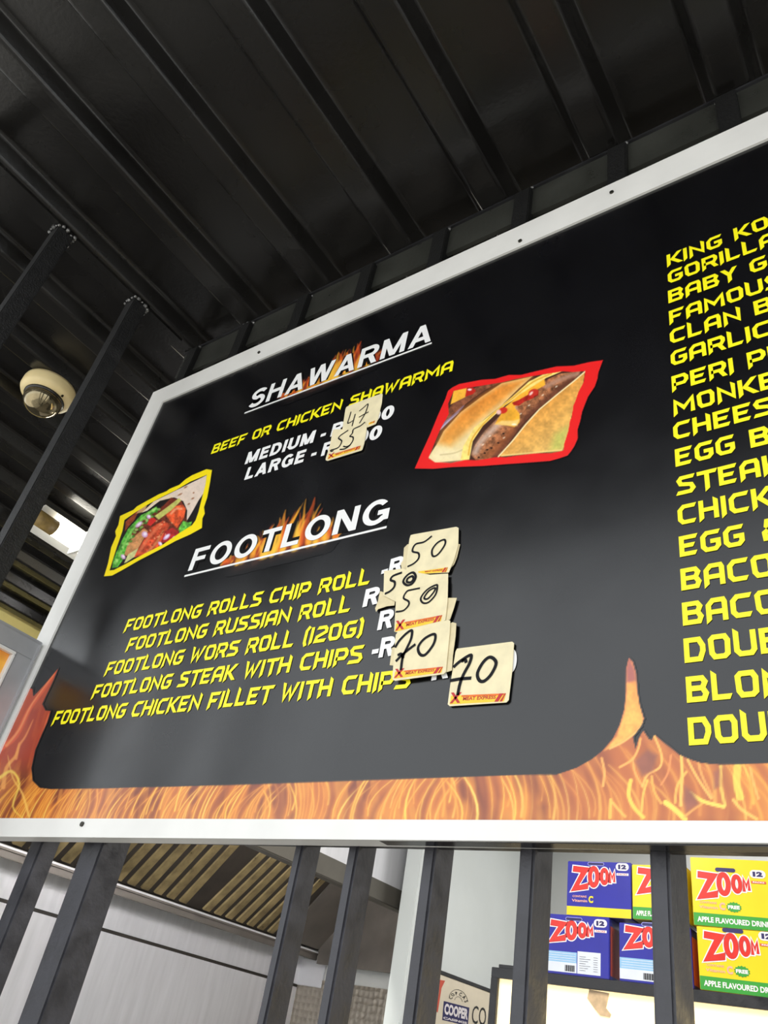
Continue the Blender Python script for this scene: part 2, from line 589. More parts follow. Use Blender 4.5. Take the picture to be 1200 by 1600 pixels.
def vnoise(X, Y, sc, seed):
    rs = np.random.RandomState(seed)
    g = rs.rand(256, 256)
    x, y = X * sc, Y * sc
    xi, yi = np.floor(x).astype(int), np.floor(y).astype(int)
    fx, fy = x - xi, y - yi
    fx, fy = fx * fx * (3 - 2 * fx), fy * fy * (3 - 2 * fy)

    def q(i, j):
        return g[i % 256, j % 256]
    return (q(xi, yi) * (1 - fx) * (1 - fy) + q(xi + 1, yi) * fx * (1 - fy) + q(xi, yi + 1) * (1 - fx) * fy + q(xi + 1, yi + 1) * fx * fy)


class Paint:
    def __init__(self, X, Y, base):
        self.X, self.Y = X, Y
        self.c = np.ones(X.shape + (3,)) * np.array(base, float)

    def put(self, a, col):
        col = np.asarray(col, float)
        self.c = self.c * (1 - a[..., None]) + col * a[..., None]

    def poly(self, p, col, soft=1.0, noise=0, sc=0.05, seed=1, g=None):
        """filled outline; g = (x0,y0,x1,y1,colour2) blends to colour2 along that line"""
        s = sd_poly(self.X, self.Y, p)
        a = 1 - smooth(-soft / 2, soft / 2, s)
        c = np.ones(self.c.shape) * np.array(col, float)
        if g:
            x0, y0, x1, y1, c2 = g
            t = np.clip(((self.X - x0) * (x1 - x0) + (self.Y - y0) * (y1 - y0)) / ((x1 - x0) ** 2 + (y1 - y0) ** 2), 0, 1)
            c = c * (1 - t[..., None]) + np.array(c2, float) * t[..., None]
        if noise:
            n = vnoise(self.X, self.Y, sc, seed) * .6 + vnoise(self.X, self.Y, sc * 2.7, seed + 1) * .4 - .5
            c = c * (1 + noise * 2 * n[..., None])
        self.put(a, np.clip(c, 0, 255))

    def line(self, pts, wd, col, soft=1.0, alpha=1.0, taper=True):
        if 2 < len(pts) < 7:                       # rounded course through the given points
            q, n = [np.array(p, float) for p in pts], len(pts)
            out = []
            for i in range(n - 1):
                p0, p1, p2, p3 = q[max(i - 1, 0)], q[i], q[i + 1], q[min(i + 2, n - 1)]
                for t in (0, .25, .5, .75):
                    out.append(.5 * (2 * p1 + (p2 - p0) * t + (2 * p0 - 5 * p1 + 4 * p2 - p3) * t * t + (3 * p1 - p0 - 3 * p2 + p3) * t ** 3))
            pts = out + [q[-1]]
        d, t = sd_line(self.X, self.Y, pts)
        ww = wd * (np.sqrt(np.clip(1 - t, 0, 1)) if taper else 1.0)
        self.put((1 - smooth(ww / 2 - soft / 2, ww / 2 + soft / 2, d)) * alpha, col)

    def blob(self, x, y, rx, ry, col, soft=.25, ang=0.0, alpha=1.0):
        c, s = math.cos(ang), math.sin(ang)
        u, v = (self.X - x) * c + (self.Y - y) * s, -(self.X - x) * s + (self.Y - y) * c
        d = np.sqrt((u / rx) ** 2 + (v / ry) ** 2)
        self.put((1 - smooth(1 - soft, 1 + soft, d)) * alpha, col)


def print_mesh(name, pts3, rgb, keep, material, parent):
    """grid of points (h,w,3) with sRGB colours (h,w,3); only quads touching keep stay"""
    h, w_ = pts3.shape[:2]
    idx = np.arange(h * w_).reshape(h, w_)
    q = np.stack([idx[:-1, :-1], idx[:-1, 1:], idx[1:, 1:], idx[1:, :-1]], -1).reshape(-1, 4)
    k = keep.reshape(-1)[q].any(1)
    q = q[k]
    used = np.unique(q)
    re = np.full(h * w_, -1)
    re[used] = np.arange(len(used))
    o = Vector((0, 0, 0))
    p = parent
    while p is not None:
        o += p.location
        p = p.parent
    V = pts3.reshape(-1, 3)[used] - np.array(o)
    me = bpy.data.meshes.new(name)
    me.from_pydata(V.tolist(), [], re[q].tolist())
    ca = me.color_attributes.new('print', 'FLOAT_COLOR', 'POINT')
    C4 = np.ones((len(used), 4), np.float32)
    C4[:, :3] = lin(np.clip(rgb.reshape(-1, 3)[used], 0, 255))
    ca.data.foreach_set('color', C4.ravel())
    me.materials.append(material)
    ob = bpy.data.objects.new(name, me)
    COL.objects.link(ob)
    ob.parent = parent
    return ob


def board_grid(u0, u1, z0, z1, step, y):
    u = np.arange(u0, u1 + step, step)
    z = np.arange(z0, z1 + step, step)
    U, Z = np.meshgrid(u, z)
    P = np.stack([U, np.full(U.shape, y), Z], -1)
    X, Y = seen(P.reshape(-1, 3))
    return U, Z, P, X.reshape(U.shape), Y.reshape(U.shape)


# ================================================================== THE SETTING
ZC = 2.71
XL, XR = -3.0, 1.7
Y0, Y1 = -1.05, 2.95
# corrugated steel ceiling: narrow lower flats, wide upper flats
RISE, FLAT, RUN, PITCH = 0.036, 0.048, 0.015, 0.1925
prof = []
k = -13
x = -0.661 + k * PITCH
while x < XR:
    if x > XL:
        for cx_, cz_, d0, d1 in ((x - RUN, ZC + RISE, (-1, 0), (RUN, -RISE)), (x, ZC, (-RUN, RISE), (1, 0)),
                                 (x + FLAT, ZC, (-1, 0), (RUN, RISE)), (x + FLAT + RUN, ZC + RISE, (-RUN, -RISE), (1, 0))):
            e0, e1 = np.array(d0) / np.hypot(*d0) * .007, np.array(d1) / np.hypot(*d1) * .007
            for t in (0, .2, .4, .6, .8, 1):
                prof.append((cx_ + e0[0] * (1 - t) ** 2 + e1[0] * t * t, cz_ + e0[1] * (1 - t) ** 2 + e1[1] * t * t))
    k += 1
    x = -0.661 + k * PITCH
prof = [(XL - .05, ZC + RISE)] + prof + [(XR + .05, ZC + RISE)]
mb = MB()
sheet = prof + [(XR + .05, ZC + .09), (XL - .05, ZC + .09)]
mb.prism(sheet, 'y', Y0, Y1 + .05)
struct('ceiling', mb, M['ceiling'], 'black painted corrugated steel ceiling with long pressed ribs', 'ceiling')

mb = MB()
mb.box((-1.212, Y0, ZC - .004), (-1.198, 0.0, ZC + .012))
mb.box((-1.245, Y0, ZC - .002), (-1.214, 0.0, ZC + .03))
struct('trim_1', mb, M['ceiling'], 'thin black seam strip along the ceiling above the side bars', 'trim')

struct('floor', MB().box((XL, -.1, -.05), (XR, Y1, 0)), M['floor'], 'grey concrete shop floor', 'floor')
struct('ground', MB().box((-14, -16, -.06), (14, -.1, -.01)), M['ground'], 'paved ground outside the front of the shop', 'ground')
mb = MB().box((XL - .05, -.45, 0), (XL, Y1, 2.50))
wl = struct('wall_left', mb, M['dark_wall'], 'left wall, dark in front, stainless sheets behind the hood, cream along its top', 'wall')
MB().box((XL - .05, -.45, 2.50), (XL, Y1, ZC + .03)).build('upper_wall', M['wall_cream'], wl)
s = MB().box((XL, .9, 1.757), (XL + .004, Y1, 1.766))
s.build('panel_seam', M['hood_dark'], wl)
MB().box((XL, .9, 1.768), (XL + .003, Y1, 1.93)).build('upper_sheet', M['steel'], wl)
MB().box((XL, .9, .0), (XL + .003, Y1, 1.755)).build('lower_sheet', M['steel'], wl)
wb = struct('wall_back', MB().box((XL - .05, Y1, 0), (XR + .05, Y1 + .05, ZC + .03)), M['wall_grey'], 'pale grey back wall of the shop', 'wall')
MB().box((XL, Y1 - .008, 0), (-1.76, Y1, 1.80)).build('dimpled_sheet', M['dimple'], wb)
MB().box((XL, Y1 - .010, 1.765), (-2.84, Y1, 1.885), .002).build('stainless_strip', M['steel'], wb)
struct('wall_right', MB().box((XR, -.05, 0), (XR + .05, Y1 + .05, ZC + .03)), M['wall_grey'], 'plain right wall of the shop', 'wall')
struct('wall_counter', MB().box((-1.25, .0, 0), (XR, .10, 1.02)), M['dark_wall'], 'dark counter wall under the barred serving opening', 'wall')
wp = struct('wall_partition', MB().box((-1.745, 1.93, 0), (-1.68, Y1, ZC + .03), .002), M['partition'], 'glossy white partition between fryer and drinks', 'wall')

# ================================================================== HEADER BEAM AND BARS
beam = thing('header_beam', 'black steel header with short welded stubs above the menu board', 'beam', (0.2, .05, 2.6))
MB().box((-1.22, .033, 2.632), (1.6, .040, 2.71)).build('face_plate', M['plate'], beam)
MB().box((-1.22, .075, 2.575), (1.6, .105, 2.628), .002).build('rail', M['black_steel'], beam)
MB().box((-1.22, .029, 2.704), (1.6, .0335, 2.709)).build('top_edge', M['black_steel'], beam)
random.seed(4)
for i in range(-7, 10):
    xc = -0.070 + i * 0.1583
    if xc > 1.5:
        break
    st = MB().box((xc - .0145, .022, 2.50), (xc + .0145, .055, 2.698), .0015).build('stub', M['stub'], beam)
    wd = MB()
    for j in range(7):
        a = -.014 + j * .0047
        bm = bmesh.new()
        bmesh.ops.create_icosphere(bm, subdivisions=1, radius=.0028 + random.random() * .002)
        bmesh.ops.translate(bm, verts=bm.verts, vec=(xc + a, .026 + random.random() * .010, 2.698 + random.random() * .005))
        wd.bm(bm)
    wd.build('weld', M['weld'], st, smooth=True)

grille = thing('serving_grille', 'black steel bars of the serving opening below the menu board', 'grille', (-.3, .05, 1.02))


def bar(x0, x1, y0, y1, z0=1.02, z1=2.5, m='bar_steel', parent=None, bev=.0022):
    return MB().box((x0, y0, z0), (x1, y1, z1), bev).build('bar', M[m], parent)


bar(-1.042, -1.016, .03, .057, z1=1.70, parent=grille)
bar(-.926, -.887, .03, .072, z1=1.70, parent=grille)
bar(-.573, -.562, .03, .060, z1=1.70, parent=grille)
bar(-.504, -.492, .03, .062, z1=1.70, parent=grille)
bar(-.417, -.404, .03, .064, z1=1.70, parent=grille)
bar(-.321, -.307, .03, .068, z1=1.70, parent=grille)
bar(-.211, -.196, .03, .076, z1=1.70, parent=grille)
for xx in (-.10, .0, .10, .2, .3, .4, .5):
    bar(xx, xx + .014, .03, .07, z1=1.70, parent=grille)
MB().box((-1.05, .024, 1.668), (.9, .040, 1.71), .002).build('top_rail', M['black_steel'], grille)

side = thing('side_grille', 'black square tube bars running back along the left side', 'grille', (-1.21, -.5, 0))
for yc in (-.118, -.311, -.50):
    bt = MB().box((-1.226, yc - .0165, 0), (-1.196, yc + .0165, ZC - .004), .002).build('bar', M['rough_steel'], side)
    wd = MB()
    for j in range(16):
        a = j / 16 * 2 * math.pi
        bm = bmesh.new()
        bmesh.ops.create_icosphere(bm, subdivisions=1, radius=.003 + random.random() * .003)
        bmesh.ops.translate(bm, verts=bm.verts, vec=(-1.211 + .017 * max(-1, min(1, 1.3 * math.cos(a))), yc + .019 * max(-1, min(1, 1.3 * math.sin(a))), ZC - .006 - random.random() * .006))
        wd.bm(bm)
    wd.build('weld', M['weld'], bt, smooth=True)
MB().box((-1.226, -.60, 1.02), (-1.196, -.02, 1.05), .002).build('rail', M['rough_steel'], side)

# ================================================================== MENU BOARD
XB0, XB1 = -1.213, 0.86
board = thing('menu_board', 'large black menu board with white frame, yellow lettering and flames', 'sign', (-.2, .01, 1.66))
MB().box((XB0 + .01, .002, 1.665), (XB1 - .01, .016, 2.55)).build('panel', M['panel'], board)
fo = [(-1.2130, 2.5535), (-.65, 2.5520), (0, 2.5590), (XB1, 2.566)]
fi = [(-1.1610, 2.5055), (-.65, 2.5020), (0, 2.5000), (XB1, 2.499)]


def frame_piece(poly):
    return MB().prism(poly, 'y', -.004, .020)


MB().prism([fo[0], (-1.2135, 2.40), (-1.2125, 1.90), (-1.212, 1.6605), (-1.168, 1.686), (-1.168, 1.95), fi[0]], 'y', -.0012, .020).build('frame_side', M['white_frame'], board)
MB().prism(fo + fi[::-1], 'y', -.0015, .020).build('frame_top', M['white_frame'], board)
MB().prism([(-1.212, 1.6615), (-.12, 1.6665), (XB1, 1.668), (XB1, 1.6795), (-.12, 1.6812), (-1.168, 1.6865)], 'y', -.0015, .020).build('frame_bottom', M['white_frame'], board)
MB().prism([(XB1 - .05, 1.668), (XB1, 1.668), (XB1, 2.566), (XB1 - .05, 2.52)], 'y', -.0035, .020).build('frame_side', M['white_frame'], board)
for p in ((956, 301), (813, 377), (405, 551), (129, 1288)):
    c = at_y(*p, -.0015)
    mb = MB().tube((c[0], -.0035, c[2]), (c[0], -.0005, c[2]), .0030, 12)
    mb.build('screw', M['screw'], board)
YT = -.0002 + .002        # the print's own face
L1, L2, L3 = .0016, .0013, .0010   # lettering sits a hair in front of the panel face (y = .002)

# --- yellow lines
lines = [
    ('BEEF OR CHICKEN SHAWARMA', -.9315, -.4525, 2.2905, 2.2800, .0222),
    ('FOOTLONG ROLLS CHIP ROLL', -.9775, -.5215, 1.9560, 1.9525, .0222),
    ('FOOTLONG RUSSIAN ROLL', -.9535, -.5425, 1.9210, 1.9190, .0222),
    ('FOOTLONG WORS ROLL (120G)', -.9825, -.5170, 1.8860, 1.8835, .0222),
    ('FOOTLONG STEAK WITH CHIPS', -.9915, -.5090, 1.8515, 1.8500, .0218),
    ('FOOTLONG CHICKEN FILLET WITH CHIPS', -1.0640, -.4395, 1.8175, 1.8135, .0218),
]
for s, xa, xb, za, zb, cap in lines:
    v, f = menu2d(s)
    wd = v[:, 0].max()
    sx = (xb - xa) / wd
    mb = MB()
    mb.add([(xa + p[0] * sx, L2 - p[2], za + (zb - za) * p[0] / wd + p[1] * cap) for p in v], f)
    mb.build('menu_line', M['yellow'], board)
right = ['KING KONG', 'GORILLA', 'BABY GORILLA', 'FAMOUS', 'CLAN BURGER', 'GARLIC', 'PERI PERI', 'MONKEY', 'CHEESE', 'EGG BURGER',
         'STEAK', 'CHICKEN', 'EGG & BACON', 'BACON', 'BACON, EGG', 'DOUBLE', 'BLONDE', 'DOUBLE']
rpos = [(-.1597, 2.3285), (-.1599, 2.2960), (-.161, 2.2610), (-.1615, 2.2250), (-.1621, 2.1925), (-.1627, 2.1575), (-.1634, 2.1195), (-.1635, 2.0845),
        (-.165, 2.0520), (-.1648, 2.0170), (-.165, 1.9815), (-.1658, 1.9470), (-.1662, 1.9120), (-.1666, 1.8770), (-.1671, 1.8425), (-.1676, 1.8080), (-.1677, 1.7733), (-.1682, 1.7385)]
for s, (xa, za) in zip(right, rpos):
    v, f = menu2d(s)
    mb = MB()
    mb.add([(xa + p[0] * .0212, L2 - p[2], za + p[1] * .0225 + p[0] * .0212 * .012) for p in v], f)
    mb.build('menu_line', M['yellow'], board)


# --- white headings and prices
def white_line(name, s, xa, xb, za, zb, cap, pen=.20, outline=False):
    v, f = grotesque2d(s, pen)
    wd = v[:, 0].max()
    sx = (xb - xa) / wd
    if outline:
        v2, f2 = grotesque2d(s, pen + .15)
        o = MB().add([(xa + p[0] * sx, L2 - p[2], za + (zb - za) * p[0] / wd + p[1] * cap) for p in v2], f2)
        o.build('letter_outline', M['outline'], board)
    mb = MB().add([(xa + p[0] * sx, L3 - p[2], za + (zb - za) * p[0] / wd + p[1] * cap) for p in v], f)
    return mb.build(name, M['white'], board)


white_line('heading', 'SHAWARMA', -.8745, -.5000, 2.3745, 2.3640, .0440, .185, True)
MB().prism([(-.8794, 2.3650), (-.4976, 2.3570), (-.4976, 2.3602), (-.8794, 2.3682)], 'y', L3, L3 + .0004).build('underline', M['white'], board)
white_line('heading', 'FOOTLONG', -.8755, -.5130, 2.0430, 2.0405, .0395, .185, True)
MB().prism([(-.8790, 2.0335), (-.5125, 2.0308), (-.5125, 2.0340), (-.8790, 2.0367)], 'y', L3, L3 + .0004).build('underline', M['white'], board)
BP = .225
white_line('price_text', 'MEDIUM - R', -.8302, -.632, 2.2350, 2.2305, .0255, BP)
white_line('price_text', 'LARGE - R', -.8177, -.640, 2.1990, 2.1955, .0255, BP)
white_line('price_text', '00', -.586, -.5410, 2.2285, 2.2270, .0258, BP)
white_line('price_text', '00', -.600, -.5550, 2.1950, 2.1940, .0258, BP)
for q0, q1, s in (((594, 904), (628, 894), '-R'), ((566, 949), (590, 943), 'R'), ((589, 985), (612, 980), 'R'), ((579, 1030), (614, 1024), '-R'), ((660, 1066), (700, 1059), '-R')):
    a, b = at_y(*q0, L3), at_y(*q1, L3)
    white_line('price_text', s, a[0], b[0], a[2], b[2], .0240, BP)
a, b = at_y(788, 1053, L3), at_y(806, 1051, L3)
white_line('price_text', '0', a[0], b[0], a[2], b[2], .0250, BP)


# --- flame glow behind the two headings
def heading_fire(seed, ua, ub, zb, H, peak):
    step = .0011
    U, Z, P, X, Y = board_grid(ua - .02, ub + .02, zb - .03, zb + H + .015, step, L1)
    pt = Paint(U, Z, (2, 2, 6))
    rs = np.random.RandomState(seed)
    mid = (ua + ub) / 2

    def env(u):
        t = np.clip((u - ua) / (ub - ua), 0, 1)
        return (np.sin(np.pi * t) ** .6) * (.55 + .45 * np.exp(-((u - peak) / .05) ** 2))
    # smoke glow under the line
    n = vnoise(U, Z, 90, seed)
    under = smooth(0, -.004, Z - zb) * smooth(-.024, -.004, Z - zb) * smooth(ua, ua + .05, U) * smooth(ub, ub - .05, U)
    pt.put(under * (.25 + .75 * n) * .55, (150, 100, 80))
    body = smooth(-.004, .004, Z - zb) * smooth(H * .62, 0, (Z - zb) / np.maximum(env(U), .05)) * smooth(ua, ua + .02, U) * smooth(ub, ub - .02, U)
    pt.put(body * .85 * (.4 + .6 * n), (200, 80, 30))
    for i in range(70):
        u = ua + (ub - ua) * rs.rand()
        h = H * float(env(np.array(u))) * (.55 + .5 * rs.rand())
        z0 = zb + H * .12 * rs.rand()
        sw = .006 + .006 * rs.rand()
        ph = rs.rand() * 6
        pts = [(u + sw * math.sin(ph + 3 * t) * t, z0 + (h - (z0 - zb)) * t) for t in np.linspace(0, 1, 7)]
        hot = rs.rand()
        col = (150, 50, 28) if hot < .3 else (226, 96, 34) if hot < .65 else (248, 168, 48)
        pt.line(pts, .0055 + .006 * rs.rand(), col, .004, .55 + .3 * rs.rand())
    for i in range(26):
        u = peak + .10 * rs.randn() * .7
        if not ua + .03 < u < ub - .03:
            continue
        h = H * .55 * float(env(np.array(u)))
        pts = [(u + .004 * math.sin(i + 3 * t), zb + h * t) for t in np.linspace(0, 1, 5)]
        pt.line(pts, .010, (255, 206, 70), .008, .6)
    dist = np.abs(pt.c - np.array([2, 2, 6])).sum(-1)
    print_mesh('heading_flames', P, pt.c, dist > 3, M['print'], board)


heading_fire(3, -.80, -.585, 2.368, .078, -.655)
heading_fire(8, -.80, -.580, 2.036, .088, -.665)

# --- flame border along the bottom of the print
outline = ([(-160, 1330), (-160, 1150), (14, 1116), (34, 1085), (44, 1074), (51, 1077), (52, 1088), (58, 1082), (70, 1069), (91, 1044), (84, 1062), (74, 1083),
            (66, 1100), (71, 1110), (79, 1111), (74, 1128), (66, 1146), (55, 1172), (49, 1200), (51, 1220), (62, 1231), (80, 1233), (150, 1232),
            (350, 1227), (600, 1218), (775, 1212), (870, 1210), (900, 1200), (925, 1186)]
           + [(940 + a / 4.615, 1020 + b / 4.615) for a, b in ((0, 710), (80, 620), (130, 520), (165, 400), (175, 280), (175, 120), (195, 35), (225, 65), (250, 150),
              (255, 260), (275, 380), (305, 475), (290, 520), (225, 610), (245, 690), (270, 610), (300, 560), (340, 620), (360, 630), (380, 590), (440, 640),
              (560, 735), (640, 770), (720, 795), (850, 805), (1200, 795))] + [(3000, 1127), (3000, 1400)])


def fire_body(pt, U, Z, seed, lo, hi, n):
    rs = np.random.RandomState(seed)
    nn = vnoise(U + .25 * Z, Z * .4, 42, seed)
    n2 = vnoise(U + .3 * Z, Z * .35, 120, seed + 5)
    pt.put(np.ones(U.shape), (186, 100, 40))
    pt.put(smooth(.42, .72, nn) * .9, (118, 52, 26))
    pt.put(smooth(.5, .85, n2) * .6, (222, 146, 54))
    pt.put(smooth(1.70, 1.676, Z) * .5, (232, 158, 58))
    lean0 = .020
    for i in range(n):
        u = lo + (hi - lo) * (i + rs.rand() * .8) / n
        g = vnoise(np.array([u * 1.0]), np.array([0.3]), 9, seed + 9)[0]
        lean = (.030 if g > .42 else -.022) * (.5 + .7 * rs.rand())
        h = .034 + .030 * rs.rand()
        z0 = 1.677 + (.010 * rs.rand() if rs.rand() < .7 else .022 * rs.rand())
        bow = .002 + .005 * rs.rand()
        pts = [(u + lean * t ** 1.5 - bow * math.sin(math.pi * t) * np.sign(lean), z0 + h * t) for t in np.linspace(0, 1, 7)]
        x0, x1 = min(p[0] for p in pts) - .012, max(p[0] for p in pts) + .012
        ix = np.where((U[0] > x0) & (U[0] < x1))[0]
        if len(ix) < 2:
            continue
        sl = slice(ix[0], ix[-1] + 1)
        sub = Paint(U[:, sl], Z[:, sl], 0)
        sub.c = pt.c[:, sl]
        y = rs.rand()
        if y < .22:
            sub.line(pts, .008, (140, 66, 34), .009, .55)
        else:
            col = (255, 210, 84) if y < .6 else (244, 172, 64) if y < .9 else (254, 232, 110)
            sub.line(pts, .0045 + .004 * rs.rand(), (222, 132, 44), .007, .55)
            sub.line(pts, .0010 + .0020 * rs.rand() ** 2, col, .0018, .5 + .4 * rs.rand())
        pt.c[:, sl] = sub.c


U, Z, P, X, Y = board_grid(-1.20, .06, 1.676, 1.93, .0010, L1)
pt = Paint(U, Z, (2, 2, 6))
fire_body(pt, U, Z, 11, -1.2, .06, 290)
pt.X, pt.Y = X, Y
# the tall tongues at the left corner and between the two columns
lf = smooth(-1.035, -1.075, U) * smooth(1.735, 1.78, Z)
pt.put(lf * .8, (178, 62, 40))
for pts, wd, col in (
        ([(0, 1170), (25, 1150), (45, 1110), (70, 1075), (90, 1046)], 9, (226, 92, 52)),
        ([(10, 1165), (30, 1140), (50, 1100), (85, 1053)], 4, (240, 150, 90)),
        ([(25, 1185), (30, 1165), (40, 1150), (52, 1124)], 5, (240, 150, 84)),
        ([(60, 1180), (66, 1160), (72, 1130), (77, 1114)], 6, (226, 106, 66)),
        ([(5, 1230), (10, 1200), (25, 1180), (30, 1160)], 7, (244, 166, 80)),
        ([(0, 1215), (18, 1205), (30, 1225), (20, 1260), (35, 1278)], 5, (250, 214, 90)),
        ([(45, 1275), (35, 1240), (20, 1215), (12, 1180)], 4, (244, 190, 90)),
        ([(36, 1090), (44, 1076), (50, 1079)], 8, (200, 60, 40))):
    pt.line(pts, wd, col, 3, .85)
kk_ = smooth(-.285, -.265, U) * smooth(-.13, -.15, U)
pt.put(kk_ * .4, (190, 100, 52))
k_ = smooth(1.735, 1.77, Z) * smooth(-.30, -.27, U) * smooth(-.17, -.19, U)
pt.put(k_ * .75, (206, 110, 70))
c5 = lambda L: [(940 + a / 4.615, 1020 + b / 4.615) for a, b in L]
pt.poly(c5([(175, 180), (215, 60), (248, 160), (255, 270), (300, 475), (285, 520), (215, 600), (120, 660), (20, 705), (110, 600), (165, 430), (180, 290)]), (240, 146, 66), 5, .14, .12, 4, (985, 1030, 985, 1130, (250, 176, 80)))
pt.poly(c5([(180, 120), (200, 40), (240, 120), (250, 200), (200, 215), (178, 210)]), (170, 92, 82), 8)
for L, wd, col, al in (
        ([(60, 690), (160, 640), (260, 560), (300, 500)], 3, (252, 190, 100), .9),
        ([(130, 825), (220, 770), (265, 690), (280, 620)], 3.5, (248, 176, 84), .95),
        ([(225, 760), (240, 860), (295, 965)], 3, (248, 176, 84), .9),
        ([(295, 965), (330, 880), (420, 825), (430, 730), (380, 600)], 3.5, (250, 186, 90), .95),
        ([(210, 920), (195, 1020), (230, 1110), (300, 1185)], 6, (250, 206, 80), .95),
        ([(290, 1140), (300, 1020), (330, 920)], 3.5, (250, 196, 84), .9),
        ([(430, 950), (480, 860), (500, 740)], 3, (240, 150, 80), .85),
        ([(360, 890), (380, 1000), (430, 1085)], 4, (246, 176, 74), .9),
        ([(575, 740), (580, 880), (570, 1100)], 5, (252, 196, 92), .95),
        ([(530, 1080), (545, 960), (610, 860)], 4, (250, 190, 84), .85),
        ([(460, 1080), (530, 1130), (600, 1200)], 8, (252, 216, 90), .95),
        ([(620, 770), (690, 900), (790, 1050)], 4, (252, 190, 92), .9),
        ([(640, 1010), (730, 1070), (880, 1110)], 6, (246, 216, 90), .9),
        ([(700, 800), (730, 900), (800, 1040)], 4, (240, 170, 84), .8),
        ([(860, 820), (860, 960), (890, 1100)], 5, (240, 206, 90), .8),
        ([(980, 820), (975, 940), (1000, 1040)], 12, (232, 222, 84), .7),
        ([(1070, 830), (1100, 950), (1130, 1050)], 4, (250, 186, 92), .8),
        ([(0, 760), (20, 860), (10, 960)], 4, (250, 180, 88), .85),
        ([(60, 1190), (62, 1120), (66, 1060)], 5, (252, 196, 80), .85),
        ([(80, 1080), (130, 1140), (170, 1180)], 4, (250, 190, 84), .85),
        ([(600, 1180), (660, 1130), (720, 1090)], 4, (246, 176, 80), .85),
        ([(950, 1060), (1010, 1130), (1120, 1200)], 5, (250, 196, 90), .85)):
    pt.line(c5(L), wd, col, 2.2, al, taper=False)
for L in ([(600, 960), (660, 1010), (700, 1090), (610, 1150), (590, 1060)], [(240, 780), (330, 700), (400, 740), (370, 850), (290, 890)], [(810, 860), (850, 840), (850, 960), (815, 980)]):
    pt.poly(c5(L), (150, 84, 62), 10, .1)
s = sd_poly(X, Y, outline)
a = smooth(-.8, .8, s)
pt.put(a, (2, 2, 6))
print_mesh('flame_border', P, pt.c, s < 1.5, M['print'], board)
U, Z, P, X, Y = board_grid(.06, XB1 - .03, 1.676, 1.722, .0016, L1)
pt = Paint(U, Z, (2, 2, 6))
fire_body(pt, U, Z, 21, .06, XB1, 110)
print_mesh('flame_border', P, pt.c, np.ones(U.shape, bool), M['print'], board)


# --- the two food pictures
def picture(name, cx, cy, sc, bb, step, painter, border):
    corner = [at_y(cx + a / sc, cy + b / sc, L1) for a, b in border]
    us, zs = [p[0] for p in corner], [p[2] for p in corner]
    U, Z, P, X, Y = board_grid(min(us), max(us), min(zs), max(zs), step, L1)
    X, Y = (X - cx) * sc, (Y - cy) * sc
    pt = Paint(X, Y, bb)
    painter(pt)
    s = sd_poly(X, Y, border)
    pt.put(smooth(-2, 2, s), (2, 2, 6))
    print_mesh(name, P, pt.c, s < 3, M['print'], board)


RED = [(30, 720), (65, 640), (120, 520), (165, 410), (210, 310), (225, 265), (250, 245), (290, 225), (420, 200), (500, 195), (580, 172), (650, 172), (740, 150), (860, 122), (960, 118),
       (1060, 95), (1133, 85), (1105, 160), (1102, 190), (1085, 240), (1045, 300), (1025, 350), (1010, 390), (1000, 440), (985, 490), (985, 545), (965, 590), (945, 620), (925, 645), (830, 675),
       (700, 685), (560, 695), (430, 705), (250, 712), (140, 722)]


